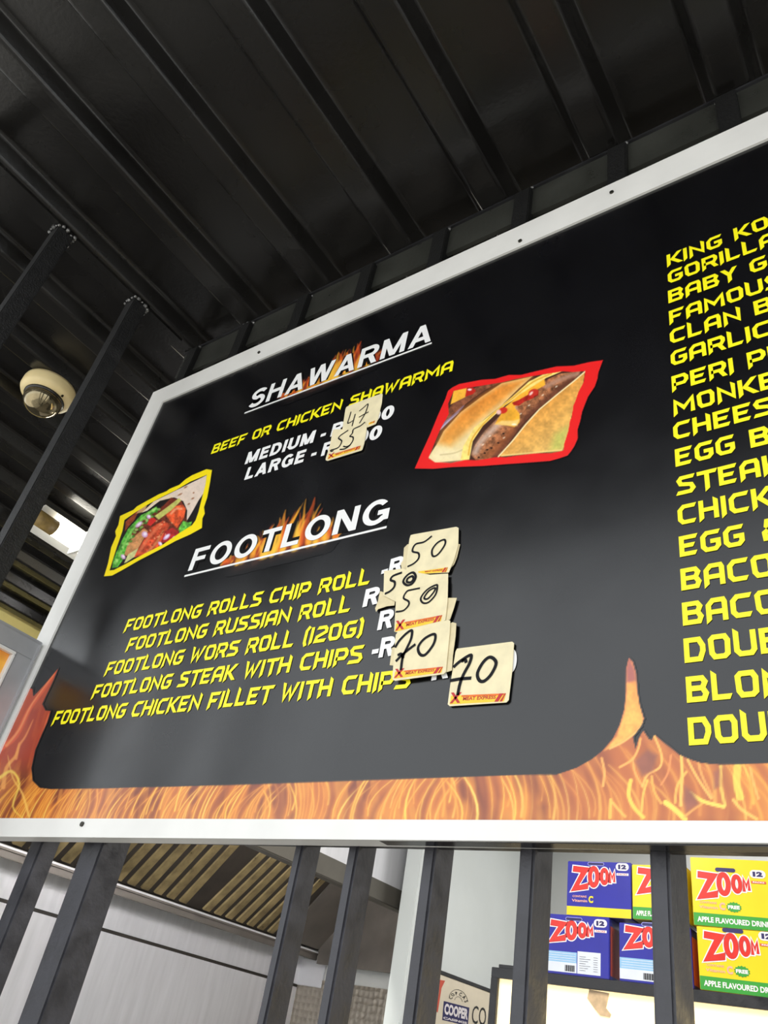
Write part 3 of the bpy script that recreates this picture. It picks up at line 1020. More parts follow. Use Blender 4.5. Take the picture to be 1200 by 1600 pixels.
def hotdog(p):
    p.poly([(110, 660), (150, 560), (175, 500), (230, 400), (225, 340), (258, 265), (350, 245), (420, 235), (540, 215), (620, 195), (720, 178), (840, 160), (900, 150), (960, 155), (1030, 148),
            (1020, 215), (990, 270), (960, 340), (950, 420), (930, 500), (905, 580), (900, 615), (830, 630), (720, 632), (560, 655), (500, 650), (390, 672), (320, 670), (240, 688), (150, 680)], (70, 40, 30), 3)
    p.poly([(165, 520), (228, 370), (300, 290), (400, 240), (540, 212), (440, 260), (330, 340), (240, 430), (180, 505)], (128, 76, 52), 4, .35, .05, 3)
    p.line([(190, 470), (250, 420), (320, 350)], 22, (150, 140, 190), 10, .7)
    p.line([(180, 490), (230, 440), (290, 390)], 8, (210, 205, 235), 6, .7)
    p.poly([(258, 265), (335, 248), (330, 300), (240, 345)], (244, 178, 60), 5, .1, .05, 6)
    p.poly([(325, 300), (335, 250), (370, 245), (390, 265), (370, 285)], (190, 40, 30), 6)
    p.blob(352, 258, 12, 6, (250, 220, 220), .4)
    p.poly([(110, 655), (170, 560), (200, 500), (300, 390), (420, 300), (540, 220), (720, 180), (640, 250), (540, 350), (440, 430), (370, 500), (320, 600), (300, 672), (150, 685)], (238, 214, 156), 4, .06, .03, 8)
    p.poly([(165, 570), (200, 500), (300, 390), (420, 300), (540, 222), (715, 182), (630, 255), (530, 345), (420, 430), (330, 510), (240, 590)], (218, 126, 40), 60, .12, .03, 9, (330, 330, 420, 470, (236, 170, 84)))
    p.poly([(110, 655), (160, 600), (300, 610), (305, 672), (150, 685)], (246, 228, 180), 50, .04)
    p.line([(180, 640), (260, 630), (310, 610)], 7, (190, 170, 120), 8, .6, False)
    p.poly([(298, 672), (315, 590), (380, 480), (480, 400), (600, 300), (700, 210), (780, 170), (900, 148), (800, 190), (700, 260), (560, 350), (430, 470), (370, 560), (350, 668)], (252, 222, 124), 5, .1, .04, 3)
    p.line([(345, 640), (370, 540), (470, 420), (600, 310), (720, 215), (830, 165)], 9, (226, 164, 50), 6, .8, False)
    S_ = [(360, 640), (385, 580), (440, 500), (540, 400), (640, 310), (760, 220), (880, 165), (1005, 150), (965, 200), (850, 290), (740, 380), (650, 470), (580, 570), (530, 640), (470, 662), (390, 672)]
    p.poly(S_, (158, 100, 66), 5, .5, .055, 12)
    p.line([(385, 625), (420, 560), (500, 480), (610, 370)], 34, (214, 190, 176), 40, .75, False)
    p.line([(500, 650), (590, 540), (680, 430), (800, 320), (960, 190)], 34, (92, 50, 36), 30, .75, False)
    p.line([(450, 650), (520, 590), (600, 500)], 40, (150, 82, 44), 34, .6, False)
    p.line([(800, 240), (890, 195), (985, 165)], 26, (178, 140, 122), 26, .7, False)
    for bx, by in ((550, 515), (455, 610), (440, 630), (405, 655), (520, 570), (480, 600)):
        p.blob(bx, by, 7, 5, (50, 28, 20), .5)
    for bx, by in ((553, 540), (470, 530), (430, 580), (650, 400), (700, 350), (780, 290), (860, 240)):
        p.blob(bx, by, 8, 4, (238, 222, 200), .5, -.6, .7)
    p.poly([(500, 460), (560, 360), (640, 290), (760, 215), (790, 195), (795, 230), (740, 262), (650, 330), (615, 360), (645, 400), (645, 450), (615, 478), (560, 465)], (240, 172, 52), 7, .12, .03, 5)
    p.poly([(500, 460), (540, 440), (610, 440), (645, 430), (630, 470), (560, 468)], (250, 206, 120), 14, .05)
    p.blob(612, 462, 14, 6, (255, 240, 200), .5)
    p.poly([(600, 335), (640, 318), (690, 290), (720, 262), (755, 262), (755, 290), (720, 310), (670, 330), (640, 352), (610, 350)], (176, 38, 28), 6, .3, .06, 7)
    p.blob(725, 275, 30, 20, (196, 48, 36), .2, -.4)
    p.blob(712, 280, 14, 7, (250, 200, 190), .5, -.8)
    p.blob(548, 380, 26, 18, (204, 48, 32), .2, -.3)
    p.blob(522, 390, 14, 14, (240, 190, 180), .4)
    p.poly([(520, 650), (600, 560), (680, 460), (760, 372), (860, 288), (960, 208), (1028, 150), (1015, 230), (970, 330), (945, 430), (930, 510), (905, 590), (895, 615), (720, 632)], (222, 156, 72), 4, .16, .035, 14, (760, 380, 900, 560, (232, 186, 104)))
    p.line([(520, 650), (600, 562), (680, 462), (760, 374), (860, 290), (960, 210), (1028, 152)], 8, (252, 232, 180), 5, .9, False)
    p.poly([(820, 620), (850, 520), (935, 470), (905, 590), (895, 615)], (196, 190, 96), 60, .1)
    p.line([(540, 645), (720, 628), (890, 612)], 10, (240, 210, 130), 8, .8, False)
    P_ = [(110, 660), (150, 560), (175, 500), (230, 400), (225, 340), (258, 265), (350, 245), (420, 235), (540, 215), (620, 195), (720, 178), (840, 160), (900, 150), (960, 155), (1030, 148),
          (1020, 215), (990, 270), (970, 330), (960, 350), (950, 420), (940, 440), (930, 500), (905, 580), (903, 615), (830, 632), (720, 635), (560, 657), (500, 655), (390, 675), (320, 674), (240, 690), (150, 684)]
    p.put(smooth(-2, 2, sd_poly(p.X, p.Y, P_)), (232, 34, 34))


picture('hot_dog_picture', 640, 540, 3.75, (232, 34, 34), .0009, hotdog, RED)

YEL = [(50, 722), (75, 640), (95, 540), (125, 470), (120, 440), (140, 400), (150, 345), (235, 305), (255, 285), (290, 265), (390, 210), (440, 190), (460, 175), (520, 150), (560, 115), (600, 90), (690, 52), (725, 58), (712, 140),
       (695, 230), (675, 290), (680, 330), (665, 360), (662, 420), (590, 460), (500, 500), (390, 560), (270, 622), (170, 680), (100, 718)]


def wrap(p):
    p.poly([(180, 445), (185, 380), (250, 320), (280, 290), (240, 370), (205, 410)], (140, 62, 34), 6, .3, .06, 2)
    p.poly([(250, 330), (280, 290), (320, 280), (300, 320)], (196, 150, 110), 6)
    p.poly([(290, 322), (360, 255), (460, 205), (590, 140), (692, 90), (680, 190), (640, 250), (600, 322), (566, 378), (570, 310), (545, 252), (480, 225), (400, 248), (320, 312)], (226, 206, 190), 4, .06, .05, 4)
    p.poly([(290, 322), (360, 255), (460, 208), (490, 228), (400, 250)], (236, 214, 186), 6, .05)
    for bx, by, rr in ((525, 210, 16), (605, 235, 10), (580, 270, 9), (560, 165, 12), (610, 200, 6)):
        p.blob(bx, by, rr, 5, (150, 96, 66), .5, -.5, .8)
    p.poly([(150, 600), (200, 470), (300, 360), (420, 280), (540, 270), (570, 380), (500, 470), (300, 580)], (104, 46, 30), 14, .4, .05, 15)
    p.poly([(380, 320), (470, 230), (530, 245), (560, 300), (540, 360), (450, 360)], (120, 50, 34), 10, .2)
    p.poly([(170, 572), (210, 500), (300, 420), (325, 440), (265, 545), (190, 595)], (204, 144, 92), 6, .22, .05, 5)
    p.poly([(230, 605), (290, 510), (340, 420), (420, 372), (462, 400), (432, 460), (392, 540), (300, 592)], (196, 74, 44), 6, .35, .05, 6)
    p.line([(270, 570), (330, 480), (400, 400)], 18, (230, 130, 90), 14, .6, False)
    p.line([(300, 590), (370, 520), (420, 440)], 14, (214, 150, 96), 10, .6, False)
    p.poly([(436, 335), (480, 285), (545, 275), (562, 300), (550, 355), (505, 420), (460, 372)], (220, 88, 46), 6, .3, .05, 7)
    p.line([(470, 330), (500, 300), (535, 300)], 14, (250, 190, 150), 12, .6, False)
    p.poly([(405, 510), (430, 440), (480, 418), (520, 450), (505, 490), (440, 510)], (176, 40, 42), 6, .25, .06, 8)
    p.poly([(318, 398), (345, 342), (378, 372), (340, 408)], (214, 48, 44), 6, .15)
    p.poly([(366, 345), (430, 300), (520, 232), (532, 250), (470, 310), (392, 368)], (196, 196, 104), 6, .12, .05, 9)
    p.poly([(175, 640), (200, 585), (265, 545), (240, 600), (190, 635)], (206, 206, 140), 6, .1)
    LE = [(100, 672), (110, 610), (160, 500), (200, 425), (280, 340), (330, 315), (380, 283), (388, 308), (280, 382), (225, 450), (190, 545), (165, 625), (135, 665)]
    p.poly(LE, (84, 166, 58), 6, .5, .07, 10)
    p.line([(120, 650), (160, 560), (215, 450), (300, 350), (375, 298)], 12, (160, 220, 110), 12, .65, False)
    p.poly([(528, 465), (515, 425), (545, 375), (575, 385), (600, 380), (585, 430), (560, 445)], (96, 176, 66), 6, .45, .08, 11)
    rs = np.random.RandomState(5)
    for i in range(26):
        t = i / 25
        bx, by = 112 + 270 * t ** 1.1 + rs.randn() * 7, 655 - 350 * t ** .8 + rs.randn() * 9
        p.blob(bx, by, 12, 8, [(58, 132, 40), (132, 202, 92), (176, 226, 130)][i % 3], .4, rs.rand() * 3, .75)
    for i in range(30):
        bx, by = 230 + rs.rand() * 300, 330 + rs.rand() * 220
        if abs((by - 330) + (bx - 530) * .75) < 120:
            p.blob(bx, by, 5 + 5 * rs.rand(), 4, [(244, 150, 100), (120, 36, 24), (250, 196, 150)][i % 3], .5, rs.rand() * 3, .6)
    for bx, by, rx, ry in ((330, 350, 12, 14), (268, 398, 26, 12), (305, 460, 18, 20), (170, 600, 12, 18), (442, 475, 26, 12), (402, 520, 10, 18), (488, 482, 14, 10)):
        p.blob(bx, by, rx, ry, (214, 170, 214), .3, -.7)
        p.blob(bx + 2, by - 3, rx * .6, ry * .5, (246, 232, 246), .4, -.7)
    P_ = [(85, 685), (105, 620), (130, 540), (165, 440), (178, 370), (250, 320), (330, 270), (420, 222), (500, 183), (590, 130), (692, 88), (684, 150), (660, 240), (640, 320), (622, 372), (600, 402),
          (520, 452), (420, 522), (300, 582), (190, 642), (112, 682)]
    p.put(smooth(-2, 2, sd_poly(p.X, p.Y, P_)), (250, 226, 18))


picture('wrap_picture', 150, 720, 4.0, (24, 20, 20), .0010, wrap, YEL)


# ================================================================== PRICE STICKERS
def S1(L, cx=560, cy=800, sc=4.286):
    return [(cx + a / sc, cy + b / sc) for a, b in L]


def sticker(label, poly, k, strokes=(), logo=None, old=False, pen=0.0023, full=True, conv=S1):
    y1 = .0006 - .0007 * k
    pts = [at_y(*p, y1) for p in conv(poly)]
    c = np.mean(pts, 0)
    o = thing('price_sticker', label, 'sticker', (float(c[0]), .0, float(c[2])), group='handwritten price stickers')
    pp = [(p[0], p[2]) for p in pts]
    MB().prism(pp, 'y', y1, y1 + .0006).build('paper', M['sticker_old' if old else 'sticker'], o)
    yy = y1 - .0002
    if logo:
        q = [at_y(*p, yy) for p in conv(logo)]           # bottom left, bottom right, top right, top left
        MB().add(q, [(0, 1, 2, 3)]).build('logo_strip', M['logo_yellow'], o)
        mb = MB()
        for t0, t1 in ((.86, .93), (.955, 1.0)):
            A = quad_map([(t0 - .03, 0), (t1 - .03, 0), (min(t1 + .03, 1), 1), (min(t0 + .03, 1), 1)], q, 1, 1, (0, -.0002, 0))
            mb.add(A, [(0, 1, 2, 3)])
        mb.build('logo_stripe', M['logo_red'], o)
        if full:
            mb = MB()
            A = quad_map([(.2, .78), (1, .78), (1, 1), (.2, 1)], q, 1, 1, (0, -.0001, 0))
            MB().add(A, [(0, 1, 2, 3)]).build('logo_shade', M['logo_orange'], o)
            for a0, a1 in (((.02, .1), (.17, 1.35)), ((.02, 1.35), (.17, .1))):
                v, f = stroke([a0, a1], .055)
                v = [(p[0], p[1]) for p in v]
                mb.add(quad_map(v, q, 1, 1, (0, -.0002, 0)), f)
            mb.build('logo_star', M['logo_red'], o)
        v, f = text2d('MEAT EXPRESS', .03)
        wd = v[:, 0].max()
        s0, s1 = (.24, .84)
        v2 = [(s0 + (s1 - s0) * p[0] / wd, .36 + .42 * p[1]) for p in v]
        MB().add(quad_map(v2, q, 1, 1, (0, -.0002, 0)), f).build('logo_text', M['logo_red'], o)
    if strokes:
        mb = MB()
        for st in strokes:
            cl = st[0] == 'o'
            L = st[1:] if cl else st
            q = [at_y(*p, yy - .0002) for p in conv(L)]
            q = [(p[0], p[2]) for p in q]
            if cl:
                q = q + [q[0]]
            # rounded hand: subdivide with a smooth curve
            Q = []
            n = len(q)
            for i in range(n - 1):
                p0 = np.array(q[(i - 1) if i > 0 else (n - 2 if cl else 0)])
                p1, p2 = np.array(q[i]), np.array(q[i + 1])
                p3 = np.array(q[i + 2] if i + 2 < n else (q[1] if cl else q[n - 1]))
                for t in np.linspace(0, 1, 6)[:-1]:
                    Q.append(.5 * ((2 * p1) + (-p0 + p2) * t + (2 * p0 - 5 * p1 + 4 * p2 - p3) * t * t + (-p0 + 3 * p1 - 3 * p2 + p3) * t ** 3))
            if not cl:
                Q.append(np.array(q[-1]))
            v, f = stroke(Q, pen, cl)
            mb.add([(p[0], yy - .0002, p[1]) for p in v], f)
        mb.build('handwritten_number', M['ink'], o)
    return o


C47 = lambda L: S1(L, 500, 600, 8.571)
sticker('cream sticker reading 47 beside the medium price', [(340, 340), (350, 312), (368, 298), (560, 222), (820, 128), (838, 134), (828, 250), (775, 470), (745, 535), (640, 577), (330, 640), (300, 600)], 1,
        ([(415, 370), (395, 440), (372, 525), (440, 490)], [(472, 400), (450, 480), (428, 565)], [(525, 362), (580, 318), (642, 268), (610, 380), (560, 470), (528, 525)], [(520, 445), (580, 410), (650, 372)]),
        [(648, 548), (728, 518), (738, 488), (656, 518)], conv=C47, full=False, pen=0.0020)
sticker('cream sticker reading 55 beside the large price', [(130, 830), (165, 650), (180, 610), (380, 600), (600, 520), (628, 560), (618, 640), (590, 800), (566, 875), (550, 890), (100, 1028), (76, 1018), (75, 1000)], 2,
        ([(378, 618), (330, 650), (272, 690), (248, 725), (272, 745), (290, 770), (255, 840), (200, 870), (145, 885), (152, 902), (180, 890)], [(602, 508), (540, 560), (450, 604), (432, 660), (400, 700), (440, 710), (440, 755), (400, 815), (350, 840), (310, 832)], [(262, 876), (330, 868), (390, 830), (420, 790)]),
        [(104, 1008), (536, 868), (545, 825), (112, 958)], conv=C47, pen=0.0023)
sticker('blank old sticker edge peeking out behind the topmost 50 sticker', [(305, 240), (330, 215), (680, 215), (660, 300), (640, 350), (605, 385), (290, 395), (285, 345), (300, 320)], 1, old=True)
sticker('topmost cream sticker reading 50 at the footlong prices', [(342, 180), (350, 155), (365, 150), (655, 99), (670, 106), (668, 220), (640, 320), (604, 405), (400, 415), (320, 392), (325, 300)], 3,
        ([(492, 160), (440, 200), (382, 216), (362, 262), (402, 276), (402, 312), (370, 345), (328, 366)], ['o', (575, 185), (530, 205), (495, 250), (495, 290), (515, 295), (545, 270), (580, 215)]),
        [(400, 416), (590, 402), (600, 370), (400, 398)], full=False, pen=0.0025)
sticker('torn scrap of old sticker left of the stacked 50 stickers', [(145, 530), (250, 560), (240, 625), (190, 630), (130, 650), (118, 668), (112, 645), (130, 600)], 2, old=True)
sticker('small creased sticker reading 50, second of the footlong prices', [(172, 395), (300, 378), (340, 395), (480, 420), (600, 412), (598, 560), (400, 600), (250, 600), (168, 560)], 4,
        ([(292, 405), (232, 428), (216, 455), (242, 468), (240, 500), (212, 530), (176, 548)], ['o', (365, 405), (325, 425), (300, 465), (325, 490), (362, 478), (384, 435)], ['o', (360, 430), (330, 445), (325, 468), (350, 470), (368, 448)]), pen=0.0030)
sticker('narrow strip of old sticker right of the third 50 sticker', [(590, 575), (658, 575), (640, 640), (612, 720), (580, 730)], 3, old=True)
sticker('third cream sticker reading 50 with the logo strip below', [(252, 570), (300, 530), (490, 480), (600, 455), (596, 600), (582, 722), (560, 738), (262, 806), (240, 800), (245, 700)], 5,
        ([(412, 510), (360, 520), (324, 532), (302, 575), (335, 598), (335, 625), (300, 660), (250, 668)], ['o', (520, 488), (460, 520), (418, 575), (432, 608), (470, 604), (515, 555), (528, 505)], ['o', (512, 508), (470, 530), (440, 575), (465, 580), (505, 535)]),
        [(246, 802), (552, 730), (562, 690), (252, 748)], pen=0.0023)
sticker('old sticker edge right of the upper 70 sticker', [(605, 750), (630, 738), (655, 745), (650, 830), (632, 960), (625, 1060), (580, 1075)], 4, old=True)
sticker('old sticker corner left of the upper 70 sticker', [(225, 910), (260, 900), (250, 1030), (210, 1025)], 4, old=True)
sticker('cream sticker reading 70 directly under the 50 stickers', [(250, 822), (262, 806), (600, 722), (614, 728), (612, 800), (592, 1000), (585, 1070), (570, 1085), (245, 1130), (228, 1122), (232, 1040)], 6,
        ([(245, 908), (275, 860), (325, 810), (358, 795), (352, 850), (325, 910), (296, 975), (284, 1060)], [(250, 1000), (300, 950), (382, 885)], [(262, 960), (285, 950), (300, 980)], ['o', (500, 818), (440, 850), (400, 905), (412, 952), (448, 955), (500, 890), (516, 835)]),
        [(238, 1116), (556, 1076), (566, 1036), (246, 1068)], pen=0.0032)
sticker('lower right cream sticker reading 70 standing apart', [(650, 935), (660, 915), (1030, 868), (1042, 878), (1030, 1060), (1006, 1258), (990, 1275), (612, 1300), (598, 1288), (612, 1180)], 2,
        ([(636, 1040), (680, 1000), (752, 958), (745, 1010), (705, 1085), (680, 1150), (664, 1228)], [(612, 1130), (680, 1118), (756, 1112)], [(690, 1000), (715, 990), (722, 1010)], ['o', (885, 972), (840, 1000), (798, 1075), (808, 1125), (842, 1132), (890, 1085), (922, 1010)]),
        [(612, 1288), (974, 1268), (988, 1214), (620, 1230)], pen=0.0035)

# ================================================================== SIDE MENU BOARD
XS = -1.180
sb = thing('side_menu_board', 'silver framed flame printed board on the left side bars', 'sign', (XS, -.09, 1.3))
zt, ya, yb_ = 1.9640, -.17, -.0045
zb0 = 1.30
FW = .036
p0 = at_x(14, 1052, XS)


def ring(y0, y1, z0, z1, wd, xa, xb, name, m):
    mb = MB()
    mb.box((xa, y0, z1 - wd), (xb, y1, z1), .0012)
    mb.box((xa, y0, z0), (xb, y1, z0 + wd), .0012)
    mb.box((xa, y1 - wd, z0 + wd), (xb, y1, z1 - wd), .0012)
    mb.box((xa, y0, z0 + wd), (xb, y0 + wd, z1 - wd), .0012)
    return mb.build(name, m, sb)


ring(ya, yb_, zb0, zt, .034, XS - .014, XS, 'frame', M['grey_frame'])
ring(ya + .003, yb_ - .0025, zb0 + .003, zt - .0025, .003, XS - .002, XS + .002, 'frame_lip', M['grey_frame'])
ring(ya + .034, yb_ - .034, zb0 + .034, zt - .034, .005, XS - .012, XS + .0015, 'inner_lip', M['white_frame'])
yy = np.arange(ya + .02, yb_ - .02, .0022)
zz = np.arange(zb0 + .02, zt - .02, .0022)
YY, ZZ = np.meshgrid(yy, zz)
pt = Paint(YY, ZZ, (60, 58, 58))
n = vnoise(YY, ZZ, 30, 3)
band = smooth(.035, .010, np.abs(ZZ - (zt - .048 - .012 * np.sin(YY * 60))))
pt.put(smooth(zt - .075, zt - .04, ZZ), (168, 60, 46))
pt.put(band * (.5 + .5 * n), (230, 130, 50))
for i in range(30):
    y_ = ya + (yb_ - ya) * i / 30
    pt.line([(y_, zt - .08), (y_ + .02, zt - .06), (y_ + .05, zt - .055), (y_ + .08, zt - .035)], .008, (246, 180, 70), .006, .8)
PP = np.stack([np.full(YY.shape, XS - .008), YY, ZZ], -1)
print_mesh('printed_panel', PP, pt.c, np.ones(YY.shape, bool), M['print'], sb)

# ================================================================== DOME CAMERA AND LAMP
dc = (-1.632, -.042, ZC)
dome = thing('dome_camera', 'cream dome security camera under the black ceiling', 'camera', dc)
MB().lathe([(.062, .0), (.064, -.008), (.064, -.026), (.060, -.034), (.046, -.040)], dc).build('housing', M['dome_body'], dome, smooth=True)
MB().lathe([(.049, -.036), (.0485, -.043), (.042, -.048)], dc).build('rim', M['dome_dark'], dome, smooth=True)
pr = [(.046, -.042)] + [(.046 * math.cos(a), -.046 - .042 * math.sin(a)) for a in np.linspace(.1, 1.5, 9)]
MB().lathe(pr, dc).build('dome', M['dome_glass'], dome, smooth=True)
for a in (.3, 3.6):
    MB().tube((dc[0] + .054 * math.cos(a), dc[1] + .054 * math.sin(a), ZC - .0395), (dc[0] + .054 * math.cos(a), dc[1] + .054 * math.sin(a), ZC - .034), .003, 8).build('screw', M['dome_dark'], dome)

lamp = thing('batten_lamp', 'white fluorescent batten lamp glowing under the left ceiling', 'lamp', (-2.11, .8, ZC))
MB().prism([(-2.262, ZC), (-2.115, ZC), (-2.15, ZC - .030), (-2.165, ZC - .036), (-2.245, ZC - .036)], 'y', .285, 1.55).build('housing', M['lamp_white'], lamp)
MB().tube((-2.120, .345, ZC - .048), (-2.120, 1.5, ZC - .048), .024).build('tube', M['tube'], lamp, smooth=True)
MB().tube((-2.120, .268, ZC - .048), (-2.120, .345, ZC - .048), .025).build('end_cap', M['lamp_cap'], lamp, smooth=True)
for yk in (.435, 1.1):
    MB().box((-2.16, yk, ZC - .076), (-2.092, yk + .010, ZC - .004), .001).build('clip', M['lamp_white'], lamp)

# ================================================================== KITCHEN
hood = thing('extractor_hood', 'stainless extractor hood with greasy brass toned baffle filters', 'hood', (-2.4, 1.9, 1.9))
HY0, HY1 = .98, 2.93
MB().prism([(-1.83, 1.975), (-1.80, 1.975), (-1.80, 2.58), (-1.83, 2.58)], 'y', HY0, HY1).build('front_panel', M['steel'], hood)
MB().box((-1.838, HY0, 1.972), (-1.792, HY1, 2.038), .003).build('front_lip', M['lip'], hood)
MB().box((-2.99, HY0, 2.58), (-1.80, HY1, 2.60)).build('top_panel', M['hood_dark'], hood)
MB().box((-2.99, HY0, 1.905), (-2.885, HY1, 1.912)).build('gutter_floor', M['steel_dark'], hood)
MB().box((-2.905, HY0, 1.880), (-2.892, HY1, 1.922), .002).build('gutter', M['steel_dark'], hood)
MB().box((-2.906, HY0, 1.912), (-2.884, HY1, 1.919), .001).build('gutter_lip', M['steel'], hood)
MB().prism([(-2.895, 1.925), (-2.30, 2.55), (-2.31, 2.56), (-2.905, 1.935)], 'y', HY0, HY1).build('filter_backing', M['hood_dark'], hood)


def filter_bank(y0, y1, pitch, skew=0.0):
    fl = None
    n_ = int((y1 - y0) / pitch)
    mb = MB()
    dx, dz = .53, .565
    for i in range(n_):
        y = y0 + i * pitch
        a = np.array([-2.892, y, 1.940])
        d = np.array([dx, skew, dz])
        nrm_ = np.array([.7, 0, -.7])
        wv = np.array([0, 1, 0])
        W_, H_ = pitch * .80, .020
        sec = [(-W_ / 2, 0), (-W_ / 2 + .010, H_), (W_ / 2 - .010, H_), (W_ / 2, 0), (W_ / 2 - .003, 0), (W_ / 2 - .012, H_ - .003), (-W_ / 2 + .012, H_ - .003), (-W_ / 2 + .003, 0)]
        vs = [a + wv * s_ + nrm_ * (h_ - .004) for s_, h_ in sec] + [a + d + wv * s_ + nrm_ * (h_ - .004) for s_, h_ in sec]
        m_ = len(sec)
        mb.add(vs, [(j, (j + 1) % m_, m_ + (j + 1) % m_, m_ + j) for j in range(m_)] + [list(range(m_))[::-1], list(range(m_, 2 * m_))])
    return mb.build('baffle_filter', M['brass'], hood)


filter_bank(HY0 + .04, 1.50, .074)
filter_bank(1.50, 2.06, .074)
filter_bank(2.09, 2.64, .074, .06)
MB().prism([(-2.88, 1.935), (-2.30, 2.55), (-2.30, 2.545), (-2.875, 1.928)], 'y', 2.62, HY1).build('blank_panel', M['steel_dark'], hood)

MB().box((-2.87, 2.905, 1.865), (-1.842, 2.925, 2.575)).build('end_panel', M['steel_dark'], hood)

# drinks cabinet with a lit header, cartons on top
cab = thing('display_cabinet', 'black framed display cabinet with a glowing cream header panel', 'cabinet', (-.3, 1.95, 0))
CX0, CX1, CY, CT = -1.236, .75, 1.70, 1.787
fr = MB()
fr.box((CX0, CY, CT - .026), (CX1, CY + .03, CT), .001)
fr.box((CX0, CY, 0), (CX0 + .022, CY + .03, CT - .026), .001)
fr.box((CX1 - .022, CY, 0), (CX1, CY + .03, CT - .026), .001)
fr.box((CX0, CY, 1.30), (CX1, CY + .03, 1.33), .001)
fr.build('frame', M['black_steel'], cab)
MB().box((CX0, CY + .03, 0), (CX1, CY + .55, CT), .002).build('body', M['dark_wall'], cab)
MB().box((CX0 + .022, CY + .012, 1.33), (CX1 - .022, CY + .029, CT - .026)).build('lit_panel', M['lit'], cab)
q = [at_y(*p, CY + .0115) for p in ((918, 1560), (921, 1546), (952, 1552), (947, 1575), (955, 1585), (953, 1590), (938, 1587), (930, 1577))]
MB().prism([(p[0], p[2]) for p in q], 'y', CY + .0095, CY + .0118).build('tape_patch', M['tape'], cab)
MB().box((-1.215, CY + .002, CT), (-1.16, CY + .02, CT + .009), .001).build('latch', M['black_steel'], cab)


# ---- cartons
def label_line(parent, name, s, x0, x1, z, cap, y, m, bold=.02):
    v, f = text2d(s, bold)
    sx = (x1 - x0) / v[:, 0].max()
    return MB().add([(x0 + p[0] * sx, y, z + p[1] * cap) for p in v], f).build(name, m, parent, local=True)


def rect(mb, x0, x1, z0, z1, y):
    return mb.add([(x0, y, z0), (x1, y, z0), (x1, y, z1), (x0, y, z1)], [(0, 1, 2, 3)])


def pill(x0, x1, z0, z1, y, mb=None, seg=8):
    mb = mb or MB()
    r = (z1 - z0) / 2
    pts = [(x1 - r + r * math.sin(a), z0 + r - r * math.cos(a)) for a in np.linspace(0, math.pi, seg)] + [(x0 + r - r * math.sin(a), z0 + r + r * math.cos(a)) for a in np.linspace(0, math.pi, seg)]
    return mb.add([(p[0], y, p[1]) for p in pts], [list(range(len(pts)))])


